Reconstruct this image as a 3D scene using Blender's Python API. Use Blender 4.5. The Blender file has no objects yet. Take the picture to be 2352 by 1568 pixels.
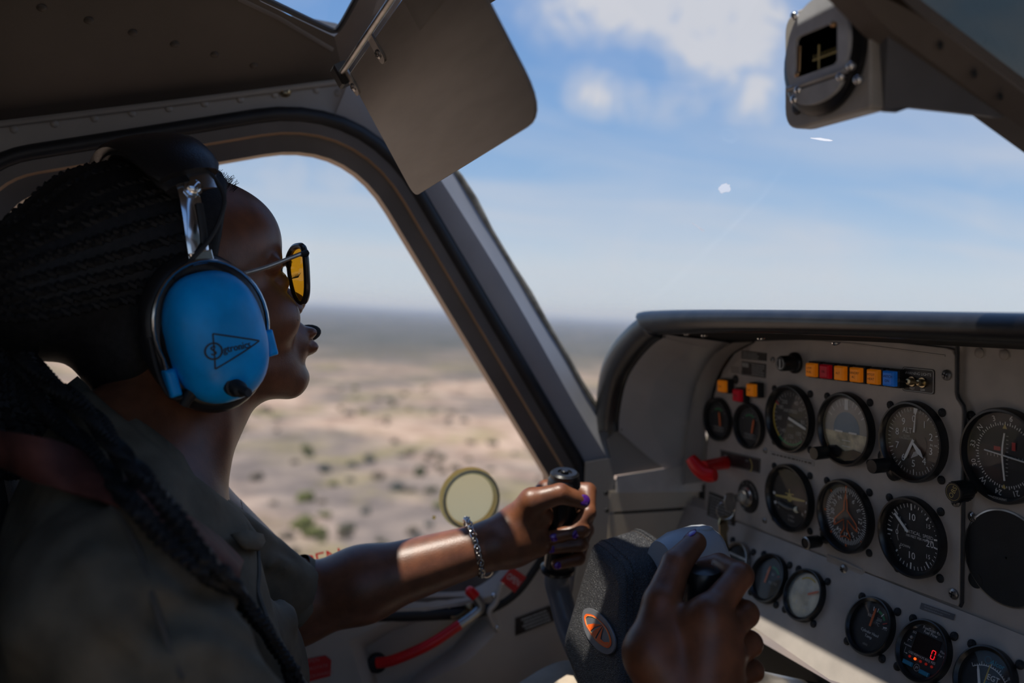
import bpy, math, random
import numpy as np
from mathutils import Vector, Matrix
random.seed(5)
SC = bpy.context.scene
COL = SC.collection
# Cabin frame in metres: x to starboard, y towards the nose, z up; origin at the airspeed dial on the panel.
# ---------------------------------------------------------------- camera
CAM = np.array([0.8197, -0.6595, 0.1474])
RC = np.array([[0.3588, 0.9333, -0.0158], [0.0442, -0.0339, -0.9984], [-0.9324, 0.3576, -0.0535]])
_u, _s, _v = np.linalg.svd(RC); RC = _u @ _v
FPX = 2009.3
cd = bpy.data.cameras.new('camera'); cam = bpy.data.objects.new('camera', cd); COL.objects.link(cam)
cd.sensor_width = 36; cd.lens = FPX*36/2352; cd.clip_start = 0.02; cd.clip_end = 200000
m = Matrix.Identity(4)
for i in range(3):
    m[i][0] = RC[0][i]; m[i][1] = -RC[1][i]; m[i][2] = -RC[2][i]; m[i][3] = CAM[i]
cam.matrix_world = m
cd.dof.use_dof = True; cd.dof.focus_distance = 0.81; cd.dof.aperture_fstop = 3.1
SC.camera = cam
SC.view_settings.view_transform = 'Standard'; SC.view_settings.look = 'None'
SC.view_settings.gamma = 1; SC.view_settings.exposure = 0.0
SC.view_settings.use_curve_mapping = False
UP = Vector((0.008, 0.0727, 0.9973)).normalized()      # true up: the aircraft flies slightly nose-high
def ray(px, py):
    d = RC.T @ np.array([(px - 1176)/FPX, (py - 784)/FPX, 1.0]); return d
def V(px, py, x=None, y=None, z=None, D=None):           # survey helper: a sight line met with a plane of the cabin
    d = ray(px, py)
    if D is not None: return Vector(CAM + D*d)
    for i, k in enumerate((x, y, z)):
        if k is not None: return Vector(CAM + d*(k - CAM[i])/d[i])
# ---------------------------------------------------------------- sky
def NL(nt): return nt.nodes, nt.links
W = bpy.data.worlds.new('sky'); SC.world = W; W.use_nodes = True
N, L = NL(W.node_tree); N.clear()
out = N.new('ShaderNodeOutputWorld'); bg = N.new('ShaderNodeBackground'); bg.inputs[1].default_value = 1.0
L.new(bg.outputs[0], out.inputs[0])
tc = N.new('ShaderNodeTexCoord')
def vm(op, a, b=None, s=None):
    n = N.new('ShaderNodeVectorMath'); n.operation = op
    for i, q in enumerate((a, b)):
        if q is None: continue
        if hasattr(q, 'is_output'): L.new(q, n.inputs[i])
        else: n.inputs[i].default_value = q
    if s is not None:
        if hasattr(s, 'is_output'): L.new(s, n.inputs['Scale'])
        else: n.inputs['Scale'].default_value = s
    return n.outputs['Value'] if op in ('DOT_PRODUCT', 'LENGTH') else n.outputs[0]
def fm(op, a, b=None, c=None, clamp=False):
    n = N.new('ShaderNodeMath'); n.operation = op; n.use_clamp = clamp
    for i, q in enumerate((a, b, c)):
        if q is None: continue
        if hasattr(q, 'is_output'): L.new(q, n.inputs[i])
        else: n.inputs[i].default_value = q
    return n.outputs[0]
def ramp(f, stops, interp='LINEAR'):
    n = N.new('ShaderNodeValToRGB'); n.color_ramp.interpolation = interp
    e = n.color_ramp.elements
    while len(e) < len(stops): e.new(0.5)
    for q, (p, c) in zip(e, stops): q.position = p; q.color = (*c, 1) if len(c) == 3 else c
    L.new(f, n.inputs[0]); return n.outputs[0]
def noise(vec, scale, detail=6, rough=0.55, dist=0.0):
    n = N.new('ShaderNodeTexNoise'); n.inputs['Scale'].default_value = scale; n.inputs['Detail'].default_value = detail
    n.inputs['Roughness'].default_value = rough; n.inputs['Distortion'].default_value = dist
    L.new(vec, n.inputs['Vector']); return n.outputs[0]
def mixc(f, a, b):
    n = N.new('ShaderNodeMix'); n.data_type = 'RGBA'
    if hasattr(f, 'is_output'): L.new(f, n.inputs[0])
    else: n.inputs[0].default_value = f
    for i, q in ((6, a), (7, b)):
        if hasattr(q, 'is_output'): L.new(q, n.inputs[i])
        else: n.inputs[i].default_value = (*q, 1)
    return n.outputs[2]
d = vm('NORMALIZE', tc.outputs['Generated'])
el = vm('DOT_PRODUCT', d, UP)
blue = ramp(fm('ADD', fm('MULTIPLY', el, 0.5), 0.5), [
    (0.0, (.20, .16, .13)), (0.49, (.30, .25, .21)), (0.5, (.60, .67, .74)), (0.528, (.57, .65, .735)), (0.545, (.46, .585, .74)), (0.568, (.33, .495, .725)),
    (0.60, (.225, .405, .69)), (0.65, (.155, .325, .645)), (0.75, (.105, .25, .57)), (1.0, (.075, .19, .48))])
# clouds lie on a layer: project the sight direction on it
flat = vm('SCALE', d, s=fm('DIVIDE', 1.0, fm('ADD', fm('MAXIMUM', el, 0.0), 0.10)))
cir = N.new('ShaderNodeMapping'); cir.inputs['Rotation'].default_value = (0, 0, 0.5); cir.inputs['Scale'].default_value = (1.0, 0.45, 1); L.new(flat, cir.inputs[0])
wisp = ramp(noise(cir.outputs[0], 1.1, 7, .58, .6), [(0.44, (0, 0, 0)), (0.72, (1, 1, 1))])
soft = noise(d, 19, 9, .66, .6)
def blob(px, py, rad, k=1.0):
    v = Vector(ray(px, py)).normalized()
    dist = vm('LENGTH', vm('SUBTRACT', d, v))
    return fm('MULTIPLY', fm('SUBTRACT', 1.0, fm('DIVIDE', dist, rad), clamp=True), k)
banks = None
for b in [(1290, 0, .075, .8), (1380, -20, .07, .8), (1470, -20, .075, .8), (1560, 0, .08, .8), (1650, 20, .085, .8), (1740, 40, .085, .85), (1600, 120, .055, .6), (1690, 190, .06, .6), (1750, 250, .05, .5), (1350, 212, .04, .9), (1420, 228, .04, .8), (1530, 250, .05, .5), (2330, 335, .07, .5), (2150, 335, .05, .35),
          (1400, 590, .09, .45), (1850, 640, .12, .45), (620, 400, .06, .6), (760, 410, .05, .6), (1560, 130, .05, -.35)]:
    o = blob(*b); banks = o if banks is None else fm('ADD', banks, o)
bm = fm('MULTIPLY', banks, fm('ADD', fm('MULTIPLY', fm('SUBTRACT', soft, 0.5), 3.4), 0.92), clamp=True)
bm = ramp(bm, [(0.04, (0, 0, 0)), (0.55, (.45, .45, .45)), (1.0, (1, 1, 1))], 'EASE')
up_mask = ramp(el, [(0.0, (0, 0, 0)), (0.03, (.62, .62, .62)), (0.25, (.55, .55, .55))])
cl = fm('MAXIMUM', bm, fm('MULTIPLY', wisp, up_mask))
skyc = mixc(fm('MULTIPLY', cl, 0.95), blue, (.64, .645, .69))
L.new(skyc, bg.inputs[0])
# ---------------------------------------------------------------- sun
SUN = Vector((0.0, -0.247, 0.95)).normalized()
sd = bpy.data.lights.new('sun', 'SUN'); sun = bpy.data.objects.new('sun', sd); COL.objects.link(sun)
sd.energy = 6.0; sd.angle = math.radians(0.7); sd.color = (1.0, 0.93, 0.82)
sun.rotation_euler = (-SUN).to_track_quat('-Z', 'Y').to_euler(); sun.location = (3, -2, 6)
# ---------------------------------------------------------------- implicit surfaces -> mesh
def smin(a, b, k):
    h = np.clip(0.5 + 0.5*(b - a)/k, 0, 1)
    return b + (a - b)*h - k*h*(1 - h)
def smax(a, b, k): return -smin(-a, -b, k)
def s_cone(P, a, b, ra, rb):
    a = np.asarray(a, np.float32); b = np.asarray(b, np.float32)
    d = b - a; h = np.clip(((P - a) @ d)/max(float(d @ d), 1e-9), 0, 1)
    q = P - a - h[:, None]*d
    return np.sqrt((q*q).sum(1)) - (ra + (rb - ra)*h)
def s_ell(P, c, r, M=None):
    q = P - np.asarray(c, np.float32)
    if M is not None: q = q @ np.asarray(M, np.float32)
    r = np.asarray(r, np.float32)
    k0 = np.sqrt(((q/r)**2).sum(1)); k1 = np.sqrt(((q/(r*r))**2).sum(1)) + 1e-9
    return k0*(k0 - 1)/k1
def s_box(P, c, half, rad, M=None):
    q = P - np.asarray(c, np.float32)
    if M is not None: q = q @ np.asarray(M, np.float32)
    q = np.abs(q) - (np.asarray(half, np.float32) - rad)
    return np.sqrt((np.maximum(q, 0)**2).sum(1)) + np.minimum(q.max(1), 0) - rad
def blend(ds, k):
    r = ds[0]
    for d in ds[1:]: r = smin(r, d, k)
    return r
def surfnet(fn, lo, hi, h):
    lo = np.asarray(lo, float); hi = np.asarray(hi, float)
    n = np.ceil((hi - lo)/h).astype(int) + 1
    ax = [lo[i] + h*np.arange(n[i]) for i in range(3)]
    V = np.empty(tuple(n), np.float32)
    st = max(1, int(400000//(n[1]*n[2])))
    for i in range(0, n[0], st):
        g = np.stack(np.meshgrid(ax[0][i:i+st], ax[1], ax[2], indexing='ij'), -1).astype(np.float32)
        V[i:i+st] = fn(g.reshape(-1, 3)).reshape(g.shape[:3])
    ins = V < 0
    m = tuple(n - 1)
    acc = np.zeros(m + (3,), np.float32); cnt = np.zeros(m, np.int16)
    for a in range(3):
        o1, o2 = [(1, 2), (0, 2), (0, 1)][a]
        for i in (0, 1):
            for j in (0, 1):
                s0 = [None]*3; s1 = [None]*3
                s0[a] = slice(0, m[a]); s1[a] = slice(1, m[a] + 1)
                s0[o1] = s1[o1] = slice(i, m[o1] + i); s0[o2] = s1[o2] = slice(j, m[o2] + j)
                v0 = V[tuple(s0)]; v1 = V[tuple(s1)]
                c = (v0 < 0) != (v1 < 0)
                t = np.where(c, v0/np.where(c, v0 - v1, 1), 0)
                acc[..., a] += t*c; acc[..., o1] += i*c; acc[..., o2] += j*c; cnt += c
    act = cnt > 0
    idx = np.full(m, -1, np.int64); idx[act] = np.arange(int(act.sum()))
    ii = np.argwhere(act)
    verts = lo + h*(ii + acc[act]/cnt[act][:, None])
    faces = []
    for a in range(3):
        o1, o2 = [(1, 2), (2, 0), (0, 1)][a]
        s0 = [slice(None)]*3; s1 = [slice(None)]*3
        s0[a] = slice(0, -1); s1[a] = slice(1, None)
        for o in (o1, o2):
            s0[o] = slice(1, -1); s1[o] = slice(1, -1)
        A = ins[tuple(s0)]; B = ins[tuple(s1)]
        for flip, msk in ((0, A & ~B), (1, ~A & B)):
            e = np.argwhere(msk)
            if not len(e): continue
            e[:, o1] += 1; e[:, o2] += 1
            def cell(d1, d2):
                c = e.copy(); c[:, o1] -= d1; c[:, o2] -= d2
                return idx[c[:, 0], c[:, 1], c[:, 2]]
            q = np.stack([cell(1, 1), cell(0, 1), cell(0, 0), cell(1, 0)], 1)
            faces.append(q[:, ::-1] if flip else q)
    return verts, np.concatenate(faces)
# head in millimetres: F forward, S to the person's right, U up; origin midway between the ears
def head_sdf(P):
    F, S, U = P[:, 0], np.abs(P[:, 1]), P[:, 2]
    Q = np.stack([F, S, U], 1)
    d = s_ell(Q, (-4, 0, 40), (94, 73, 86))
    d = smin(d, s_ell(Q, (46, 0, 50), (53, 60, 50)), 14)
    d = smin(d, s_ell(Q, (39, 0, -24), (48.5, 54, 66)), 16)
    d = smin(d, s_ell(Q, (55, 41, -27), (28, 24, 25)), 18)
    d = smin(d, s_cone(Q, (4, 50, -58), (70, 14, -90), 15, 17), 16)
    d = smin(d, s_ell(Q, (42, 0, -68), (46, 44, 32)), 14)
    d = smin(d, s_ell(Q, (80, 0, -90), (17, 19, 15)), 10)
    d = smin(d, s_ell(Q, (83, 0, -54), (23, 29, 25)), 10)
    d = smin(d, s_cone(Q, (84, 12, 24), (68, 52, 20), 8, 7), 8)
    d = smax(d, -s_ell(Q, (95, 30, 4), (19, 21, 13)), 8)
    d = smin(d, s_ell(Q, (72, 32, 3), (14, 14, 12)), 4)
    d = smin(d, s_cone(Q, (75, 0, 10), (104, 0, -20), 5, 10), 7)
    d = smin(d, s_ell(Q, (94, 12, -25), (10, 8, 7.5)), 5)
    d = smin(d, s_ell(Q, (103, 0, -51), (10, 25, 7)), 4)
    d = smin(d, s_ell(Q, (102, 0, -65), (10, 22, 8)), 4)
    d = smax(d, -s_ell(Q, (116, 0, -58), (9, 24, 1.2)), 2)
    d = smin(d, s_ell(Q, (-6, 74, -2), (18, 7, 30)), 5)
    return d
# ---------------------------------------------------------------- materials
def mat(name, col, rough=.5, metal=0.0, bump=0.0, bscale=400, var=0.08, vscale=18, spec=.5, coat=0.0, emit=None, es=0, sss=0.0, col2=None, mscale=None, bdist=.0006, rotsc=None):
    mt = bpy.data.materials.new(name); mt.use_nodes = True
    n, l = NL(mt.node_tree); b = n['Principled BSDF']
    b.inputs['Roughness'].default_value = rough; b.inputs['Metallic'].default_value = metal
    b.inputs['Specular IOR Level'].default_value = spec; b.inputs['Coat Weight'].default_value = coat
    tcn = n.new('ShaderNodeTexCoord'); vec = tcn.outputs['Object']
    if rotsc:
        mp = n.new('ShaderNodeMapping'); mp.inputs['Rotation'].default_value = rotsc[0]; mp.inputs['Scale'].default_value = rotsc[1]
        l.new(vec, mp.inputs[0]); vec = mp.outputs[0]
    nz = n.new('ShaderNodeTexNoise'); nz.inputs['Scale'].default_value = vscale; nz.inputs['Detail'].default_value = 5
    l.new(vec, nz.inputs['Vector'])
    cr = n.new('ShaderNodeValToRGB'); e = cr.color_ramp.elements
    c2 = col2 if col2 else tuple(c*(1 + var*2) for c in col); c1 = col if col2 else tuple(c*(1 - var*2) for c in col)
    e[0].position = .34; e[1].position = .66; e[0].color = (*c1, 1); e[1].color = (*c2, 1)
    l.new(nz.outputs[0], cr.inputs[0]); l.new(cr.outputs[0], b.inputs['Base Color'])
    if bump:
        nb = n.new('ShaderNodeTexNoise'); nb.inputs['Scale'].default_value = bscale; nb.inputs['Detail'].default_value = 3
        l.new(vec, nb.inputs['Vector'])
        bp = n.new('ShaderNodeBump'); bp.inputs['Strength'].default_value = bump; bp.inputs['Distance'].default_value = bdist
        l.new(nb.outputs[0], bp.inputs['Height']); l.new(bp.outputs[0], b.inputs['Normal'])
    if emit: b.inputs['Emission Color'].default_value = (*emit, 1); b.inputs['Emission Strength'].default_value = es
    if sss:
        b.inputs['Subsurface Weight'].default_value = sss; b.inputs['Subsurface Radius'].default_value = (1, .35, .2); b.inputs['Subsurface Scale'].default_value = .006
    return mt
def leather(name, col):
    mt = mat(name, col, .42, 0, 0, var=.06)
    n, l = NL(mt.node_tree); b = n['Principled BSDF']; tcn = n.new('ShaderNodeTexCoord')
    vo = n.new('ShaderNodeTexVoronoi'); vo.inputs['Scale'].default_value = 520; vo.feature = 'DISTANCE_TO_EDGE'
    nz = n.new('ShaderNodeTexNoise'); nz.inputs['Scale'].default_value = 260
    mx = n.new('ShaderNodeMix'); mx.data_type = 'VECTOR'; mx.inputs[0].default_value = .004
    l.new(tcn.outputs['Object'], nz.inputs['Vector']); l.new(tcn.outputs['Object'], mx.inputs[4]); l.new(nz.outputs[1], mx.inputs[5]); l.new(mx.outputs[1], vo.inputs['Vector'])
    rp = n.new('ShaderNodeValToRGB'); rp.color_ramp.elements[1].position = .28; l.new(vo.outputs[0], rp.inputs[0])
    bp = n.new('ShaderNodeBump'); bp.inputs['Strength'].default_value = .75; bp.inputs['Distance'].default_value = .0007
    l.new(rp.outputs[0], bp.inputs['Height']); l.new(bp.outputs[0], b.inputs['Normal']); return mt
def glass(name, tint=(1, 1, 1), refl=.06, dirt=0.0, dirtcol=(.8, .8, .8), power=5.0, cap=.55):
    mt = bpy.data.materials.new(name); mt.use_nodes = True
    n, l = NL(mt.node_tree); n.remove(n['Principled BSDF']); o = n['Material Output']
    tr = n.new('ShaderNodeBsdfTransparent'); tr.inputs[0].default_value = (*tint, 1)
    gl = n.new('ShaderNodeBsdfGlossy'); gl.inputs['Roughness'].default_value = .03
    lw = n.new('ShaderNodeLayerWeight'); lw.inputs[0].default_value = .5
    pw = n.new('ShaderNodeMath'); pw.operation = 'POWER'; l.new(lw.outputs['Facing'], pw.inputs[0]); pw.inputs[1].default_value = power
    ma = n.new('ShaderNodeMath'); ma.operation = 'MULTIPLY_ADD'; l.new(pw.outputs[0], ma.inputs[0]); ma.inputs[1].default_value = cap; ma.inputs[2].default_value = refl
    ms = n.new('ShaderNodeMixShader'); l.new(ma.outputs[0], ms.inputs[0]); l.new(tr.outputs[0], ms.inputs[1]); l.new(gl.outputs[0], ms.inputs[2])
    res = ms.outputs[0]
    if dirt:
        df = n.new('ShaderNodeBsdfTranslucent'); df.inputs[0].default_value = (*dirtcol, 1)
        tcn = n.new('ShaderNodeTexCoord'); nz = n.new('ShaderNodeTexNoise'); nz.inputs['Scale'].default_value = 7; nz.inputs['Detail'].default_value = 9
        l.new(tcn.outputs['Object'], nz.inputs['Vector'])
        rp = n.new('ShaderNodeMath'); rp.operation = 'MULTIPLY'; l.new(nz.outputs[0], rp.inputs[0]); rp.inputs[1].default_value = dirt
        m2 = n.new('ShaderNodeMixShader'); l.new(rp.outputs[0], m2.inputs[0]); l.new(res, m2.inputs[1]); l.new(df.outputs[0], m2.inputs[2]); res = m2.outputs[0]
    l.new(res, o.inputs[0]); return mt
M = dict(
    panel=mat('panel_grey', (.45, .40, .355), .42, 0, .12, 900, .05, 30),
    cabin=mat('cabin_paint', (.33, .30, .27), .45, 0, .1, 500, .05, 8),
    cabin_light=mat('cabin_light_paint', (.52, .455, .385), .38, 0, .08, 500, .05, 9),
    trim=mat('window_trim', (.12, .10, .088), .4, 0, .08, 500, .08, 14),
    trim_edge=mat('trim_edge', (.40, .26, .16), .4, 0, 0, var=.05),  # orange light along the edge put into the base colour
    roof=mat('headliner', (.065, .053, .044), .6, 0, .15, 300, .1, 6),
    pillar=mat('pillar_paint', (.36, .36, .38), .33, 0, .05, 500, .04, 12),
    gasket=mat('old_sealant', (.38, .34, .26), .7, 0, .6, 250, .2, 60),
    rubber=mat('black_rubber', (.018, .018, .02), .5, 0, .2, 600, .1, 30),
    black=mat('black_plastic', (.012, .012, .013), .28, 0, .08, 900, .1, 40),
    matte=mat('matte_black', (.014, .014, .015), .55, 0, .2, 900, .12, 40),
    satin=mat('bolster_vinyl', (.012, .012, .013), .27, .0, .2, 1400, .15, 60, spec=.6),
    cloth=mat('dark_cloth', (.012, .012, .012), .9, 0, .4, 900, .1, 40),
    dial=mat('dial_black', (.016, .017, .019), .5, 0, 0, var=.05),
    white=mat('marking_white', (.86, .86, .83), .6, 0, 0, var=.02),
    dimwhite=mat('marking_grey', (.46, .46, .44), .6, 0, 0, var=.02),
    orange=mat('marking_orange', (.75, .16, .035), .5, 0, 0, var=.03),
    green=mat('marking_green', (.04, .26, .10), .5, 0, 0, var=.03),
    yellow=mat('marking_yellow', (.62, .44, .05), .5, 0, 0, var=.03),
    gold=mat('marking_gold', (.55, .43, .14), .45, 0, 0, var=.03),
    redm=mat('marking_red', (.50, .04, .035), .5, 0, 0, var=.03),
    cyan=mat('marking_cyan', (.03, .30, .40), .5, 0, 0, var=.03),
    cream=mat('dial_cream', (.78, .72, .54), .5, 0, .1, 300, .12, 60),
    amber_cap=mat('amber_cap', (.95, .27, .008), .4, 0, 0, var=.06, vscale=90, spec=.3, emit=(1, .27, .008), es=.10),  # faint glow added to the caps to brighten them
    red_cap=mat('red_cap', (.55, .006, .025), .4, 0, 0, var=.06, vscale=90, spec=.3, emit=(.6, .006, .02), es=.05),
    blue_cap=mat('blue_cap', (.02, .20, .80), .4, 0, 0, var=.06, vscale=90, spec=.3, emit=(.02, .18, .7), es=.07),
    steel=mat('steel', (.62, .60, .57), .22, 1.0, .1, 500, .06, 60),
    dull_steel=mat('dull_steel', (.42, .40, .38), .38, 1.0, .1, 500, .08, 60),
    brass=mat('brass', (.50, .40, .24), .3, 1.0, .1, 400, .1, 60),
    chrome=mat('chrome', (.75, .75, .76), .12, 1.0, 0, var=.03),
    red_lever=mat('red_lever', (.78, .010, .012), .35, 0, .1, 200, .08, 30),
    leather=leather('black_leather', (.034, .034, .036)),
    stitch=mat('brown_thread', (.06, .045, .035), .7, 0, 0),
    tube_grey=mat('grey_tube_paint', (.12, .125, .14), .3, 0, .05, 400, .05, 20),
    hub_grey=mat('hub_grey_paint', (.40, .43, .47), .33, 0, .05, 400, .04, 12),
    badge=mat('badge_grey', (.20, .205, .22), .35, .4, .05, 300, .05, 40),
    badge_orange=mat('badge_orange', (1.0, .13, .005), .4, 0, 0, var=.02),
    cup_blue=mat('cup_blue', (.001, .38, .92), .36, 0, .1, 300, .10, 22, spec=.35),
    pad=mat('pad_vinyl', (.016, .015, .016), .33, 0, .35, 700, .1, 40),
    hair=mat('black_hair', (.008, .007, .007), .62, 0, .5, 900, .25, 200, spec=.35),
    shirt=mat('olive_shirt', (.135, .11, .075), .8, 0, .5, 1500, .1, 40, spec=.25, bdist=.0004),
    shirt_seam=mat('shirt_seam', (.085, .072, .055), .8, 0, .3, 900, .1, 40),
    thread=mat('pale_thread', (.30, .27, .20), .8, 0, 0),
    trouser=mat('khaki_trousers', (.45, .38, .30), .8, 0, .5, 1200, .06, 30, spec=.25),
    belt=mat('belt_webbing', (.12, .04, .03), .75, 0, .6, 900, .15, 50, spec=.25),
    seat=mat('seat_cloth', (.02, .019, .018), .85, 0, .5, 600, .15, 30),
    nail=mat('purple_nail', (.10, .022, .27), .22, .2, .1, 900, .15, 400, coat=.6),
    bead=mat('dark_bead', (.02, .019, .018), .25, .6, 0),
    sign_red=mat('sign_red', (.58, .02, .022), .38, 0, 0, var=.04),
    sign_white=mat('sign_white', (.75, .70, .68), .5, 0, 0, var=.02),
    sign_pink=mat('sign_pink', (.62, .22, .20), .5, 0, 0, var=.02),
    placard=mat('placard_brown', (.035, .026, .022), .45, 0, .1, 300, .2, 50),
    floor=mat('floor_carpet', (.20, .16, .12), .7, 0, .3, 300, .1, 20),
    vent=mat('vent_disc', (.62, .58, .36), .35, 0, .1, 200, .1, 60),
    led=mat('led_red', (.3, .01, .01), .4, 0, 0, emit=(1, .01, .02), es=1.6),
    led_dim=mat('led_dim', (.16, .01, .008), .3, 0, 0, emit=(1, .03, .01), es=.10),
    led_on=mat('led_on', (.5, .06, .01), .3, 0, 0, emit=(1, .12, .01), es=1.2),
    lcd=mat('lcd', (.035, .033, .026), .3, 0, 0),
    btn_blue=mat('button_blue', (.02, .25, .42), .45, 0, 0, var=.05),
    lash=mat('eyelash', (.008, .006, .006), .6),
    eye=mat('eyeball', (.7, .66, .62), .2),
    skin=mat('skin', (.17, .062, .028), .40, 0, .35, 700, .10, 60, spec=.5, sss=.12, bdist=.0005),
    smudge=0,
)
M['glass_pane'] = glass('clear_pane', (.97, .98, .985), .02, .03, (.8, .85, .95))
M['red_decal'] = glass('red_decal', (.6, .03, .03), .0, 1.6, (.85, .05, .04), cap=.05)
M['screen'] = glass('windscreen_glass', (.97, .98, .985), .02, .05, (.8, .85, .95))
M['gauge_glass'] = glass('gauge_glass', (.97, .97, .97), .022, cap=.25)
M['smudge'] = glass('smudge', (.9, .9, .9), .0, .95, (.9, .9, .92), cap=.05)
M['lens_amber'] = glass('amber_lens', (.66, .27, .010), .03)
M['dark_glass'] = glass('dark_tint', (.42, .37, .31), .03)
M['vent_clear'] = glass('vent_acrylic', (.93, .89, .66), .05, 2.4, (1.0, .88, .50), cap=.25)
# ---------------------------------------------------------------- mesh helpers
class Fr:                                                # a local frame: u right, v up, n towards the viewer
    def __init__(s, o, u, v, n): s.o, s.u, s.v, s.n = Vector(o), Vector(u).normalized(), Vector(v).normalized(), Vector(n).normalized()
    def __call__(s, a, b, c=0.0): return s.o + s.u*a + s.v*b + s.n*c
    def at(s, a, b, c=0.0, rot=0.0):
        cs, sn = math.cos(rot), math.sin(rot)
        return Fr(s(a, b, c), s.u*cs + s.v*sn, s.v*cs - s.u*sn, s.n)
_tx = {}
def text_geo(t, size):
    if (t, size) not in _tx:
        cu = bpy.data.curves.new('txt', 'FONT'); cu.body = t; cu.size = size; cu.align_x = 'CENTER'; cu.align_y = 'CENTER'; cu.resolution_u = 2
        ob = bpy.data.objects.new('txt', cu); me = ob.to_mesh()
        _tx[(t, size)] = ([tuple(v.co) for v in me.vertices], [tuple(p.vertices) for p in me.polygons])
        ob.to_mesh_clear(); bpy.data.objects.remove(ob); bpy.data.curves.remove(cu)
    return _tx[(t, size)]
class MB:
    def __init__(s): s.v, s.f = [], []
    def add(s, vs, fs):
        b = len(s.v); s.v += [tuple(q) for q in vs]; s.f += [tuple(i + b for i in f) for f in fs]; return s
    def box(s, fr, a, b, c, bev=0.0):                     # a, b, c = (lo, hi) along u, v, n; a small chamfer on the n side
        if not bev:
            P = [fr(x, y, z) for z in c for y in b for x in a]
            return s.add(P, [(0, 2, 3, 1), (4, 5, 7, 6), (0, 1, 5, 4), (2, 6, 7, 3), (0, 4, 6, 2), (1, 3, 7, 5)])
        e = bev; P = []
        for z, k in ((c[0], 0), (c[1] - e, 0), (c[1], e)):
            P += [fr(a[0] + k, b[0], z) if k == 0 else fr(a[0] + k, b[0] + k, z), fr(a[1] - k, b[0] + k, z), fr(a[1] - k, b[1] - k, z), fr(a[0] + k, b[1] - k, z)]
        F = [(3, 2, 1, 0), (8, 9, 10, 11)]
        for r in (0, 4):
            for i in range(4): F.append((r + i, r + (i + 1) % 4, r + 4 + (i + 1) % 4, r + 4 + i))
        return s.add(P, F)
    def tube(s, pts, r, n=10, caps=True, closed=False, flat=None):
        pts = [Vector(p) for p in pts]; k = len(pts)
        rs = r if isinstance(r, list) else [r]*k
        T = []
        for i in range(k):
            a = pts[(i - 1) % k] if (closed or i > 0) else pts[i]; b = pts[(i + 1) % k] if (closed or i < k - 1) else pts[i]
            T.append((b - a).normalized())
        ref = Vector((0, 0, 1)) if abs(T[0].z) < .9 else Vector((1, 0, 0))
        if flat is not None: ref = Vector(flat)
        u = (ref - T[0]*ref.dot(T[0])).normalized(); P = []
        for i in range(k):
            if flat is not None: ref = Vector(flat); u = (ref - T[i]*ref.dot(T[i])).normalized()
            else: u = (u - T[i]*u.dot(T[i])).normalized()
            w = T[i].cross(u); rr = rs[i]; ra, rb = rr if isinstance(rr, (list, tuple)) else (rr, rr)
            for j in range(n):
                t = 2*math.pi*j/n; P.append(pts[i] + u*(ra*math.cos(t)) + w*(rb*math.sin(t)))
        F = []
        for i in range(k if closed else k - 1):
            for j in range(n):
                a, b = i*n + j, i*n + (j + 1) % n; c, d_ = ((i + 1) % k)*n + (j + 1) % n, ((i + 1) % k)*n + j
                F.append((a, b, c, d_))
        if caps and not closed: F += [tuple(range(n - 1, -1, -1)), tuple((k - 1)*n + j for j in range(n))]
        return s.add(P, F)
    def lathe(s, fr, prof, n=40, a0=0.0, cap0=False, cap1=False):   # prof: (radius, height along n)
        P = [fr(r*math.cos(a0 + 2*math.pi*j/n), r*math.sin(a0 + 2*math.pi*j/n), h) for r, h in prof for j in range(n)]
        F = [(i*n + j, i*n + (j + 1) % n, (i + 1)*n + (j + 1) % n, (i + 1)*n + j) for i in range(len(prof) - 1) for j in range(n)]
        if cap0: F.append(tuple(range(n - 1, -1, -1)))
        if cap1: F.append(tuple((len(prof) - 1)*n + j for j in range(n)))
        return s.add(P, F)
    def poly(s, fr, pts, lo, hi=None):                    # a flat polygon, or a prism between two heights
        k = len(pts)
        if hi is None: return s.add([fr(a, b, lo) for a, b in pts], [tuple(range(k))])
        P = [fr(a, b, lo) for a, b in pts] + [fr(a, b, hi) for a, b in pts]
        F = [tuple(range(k - 1, -1, -1)), tuple(range(k, 2*k))] + [(i, (i + 1) % k, k + (i + 1) % k, k + i) for i in range(k)]
        return s.add(P, F)
    def loft(s, rows, closed=False):
        k = len(rows[0]); P = [p for r in rows for p in r]; F = []
        for i in range(len(rows) - 1):
            for j in range(k if closed else k - 1):
                F.append((i*k + j, i*k + (j + 1) % k, (i + 1)*k + (j + 1) % k, (i + 1)*k + j))
        return s.add(P, F)
    def text(s, fr, t, a, b, c, size, rot=0.0, sx=1.0):
        vs, fs = text_geo(t, size); cs, sn = math.cos(rot), math.sin(rot)
        return s.add([fr(a + x*sx*cs - y*sn, b + x*sx*sn + y*cs, c) for x, y, z in vs], fs)
    def tick(s, fr, a, b, ang, r0, r1, w, c):             # radial mark; ang clockwise from the top
        sa, ca = math.sin(ang), math.cos(ang)
        return s.add([fr(a + sa*r + ca*q*w/2, b + ca*r - sa*q*w/2, c) for r, q in ((r0, -1), (r0, 1), (r1, 1), (r1, -1))], [(0, 1, 2, 3)])
    def arc(s, fr, a, b, t0, t1, r0, r1, c, n=24):
        P = []
        for i in range(n + 1):
            t = t0 + (t1 - t0)*i/n; P += [fr(a + math.sin(t)*r, b + math.cos(t)*r, c) for r in (r0, r1)]
        return s.add(P, [(2*i, 2*i + 1, 2*i + 3, 2*i + 2) for i in range(n)])
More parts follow.
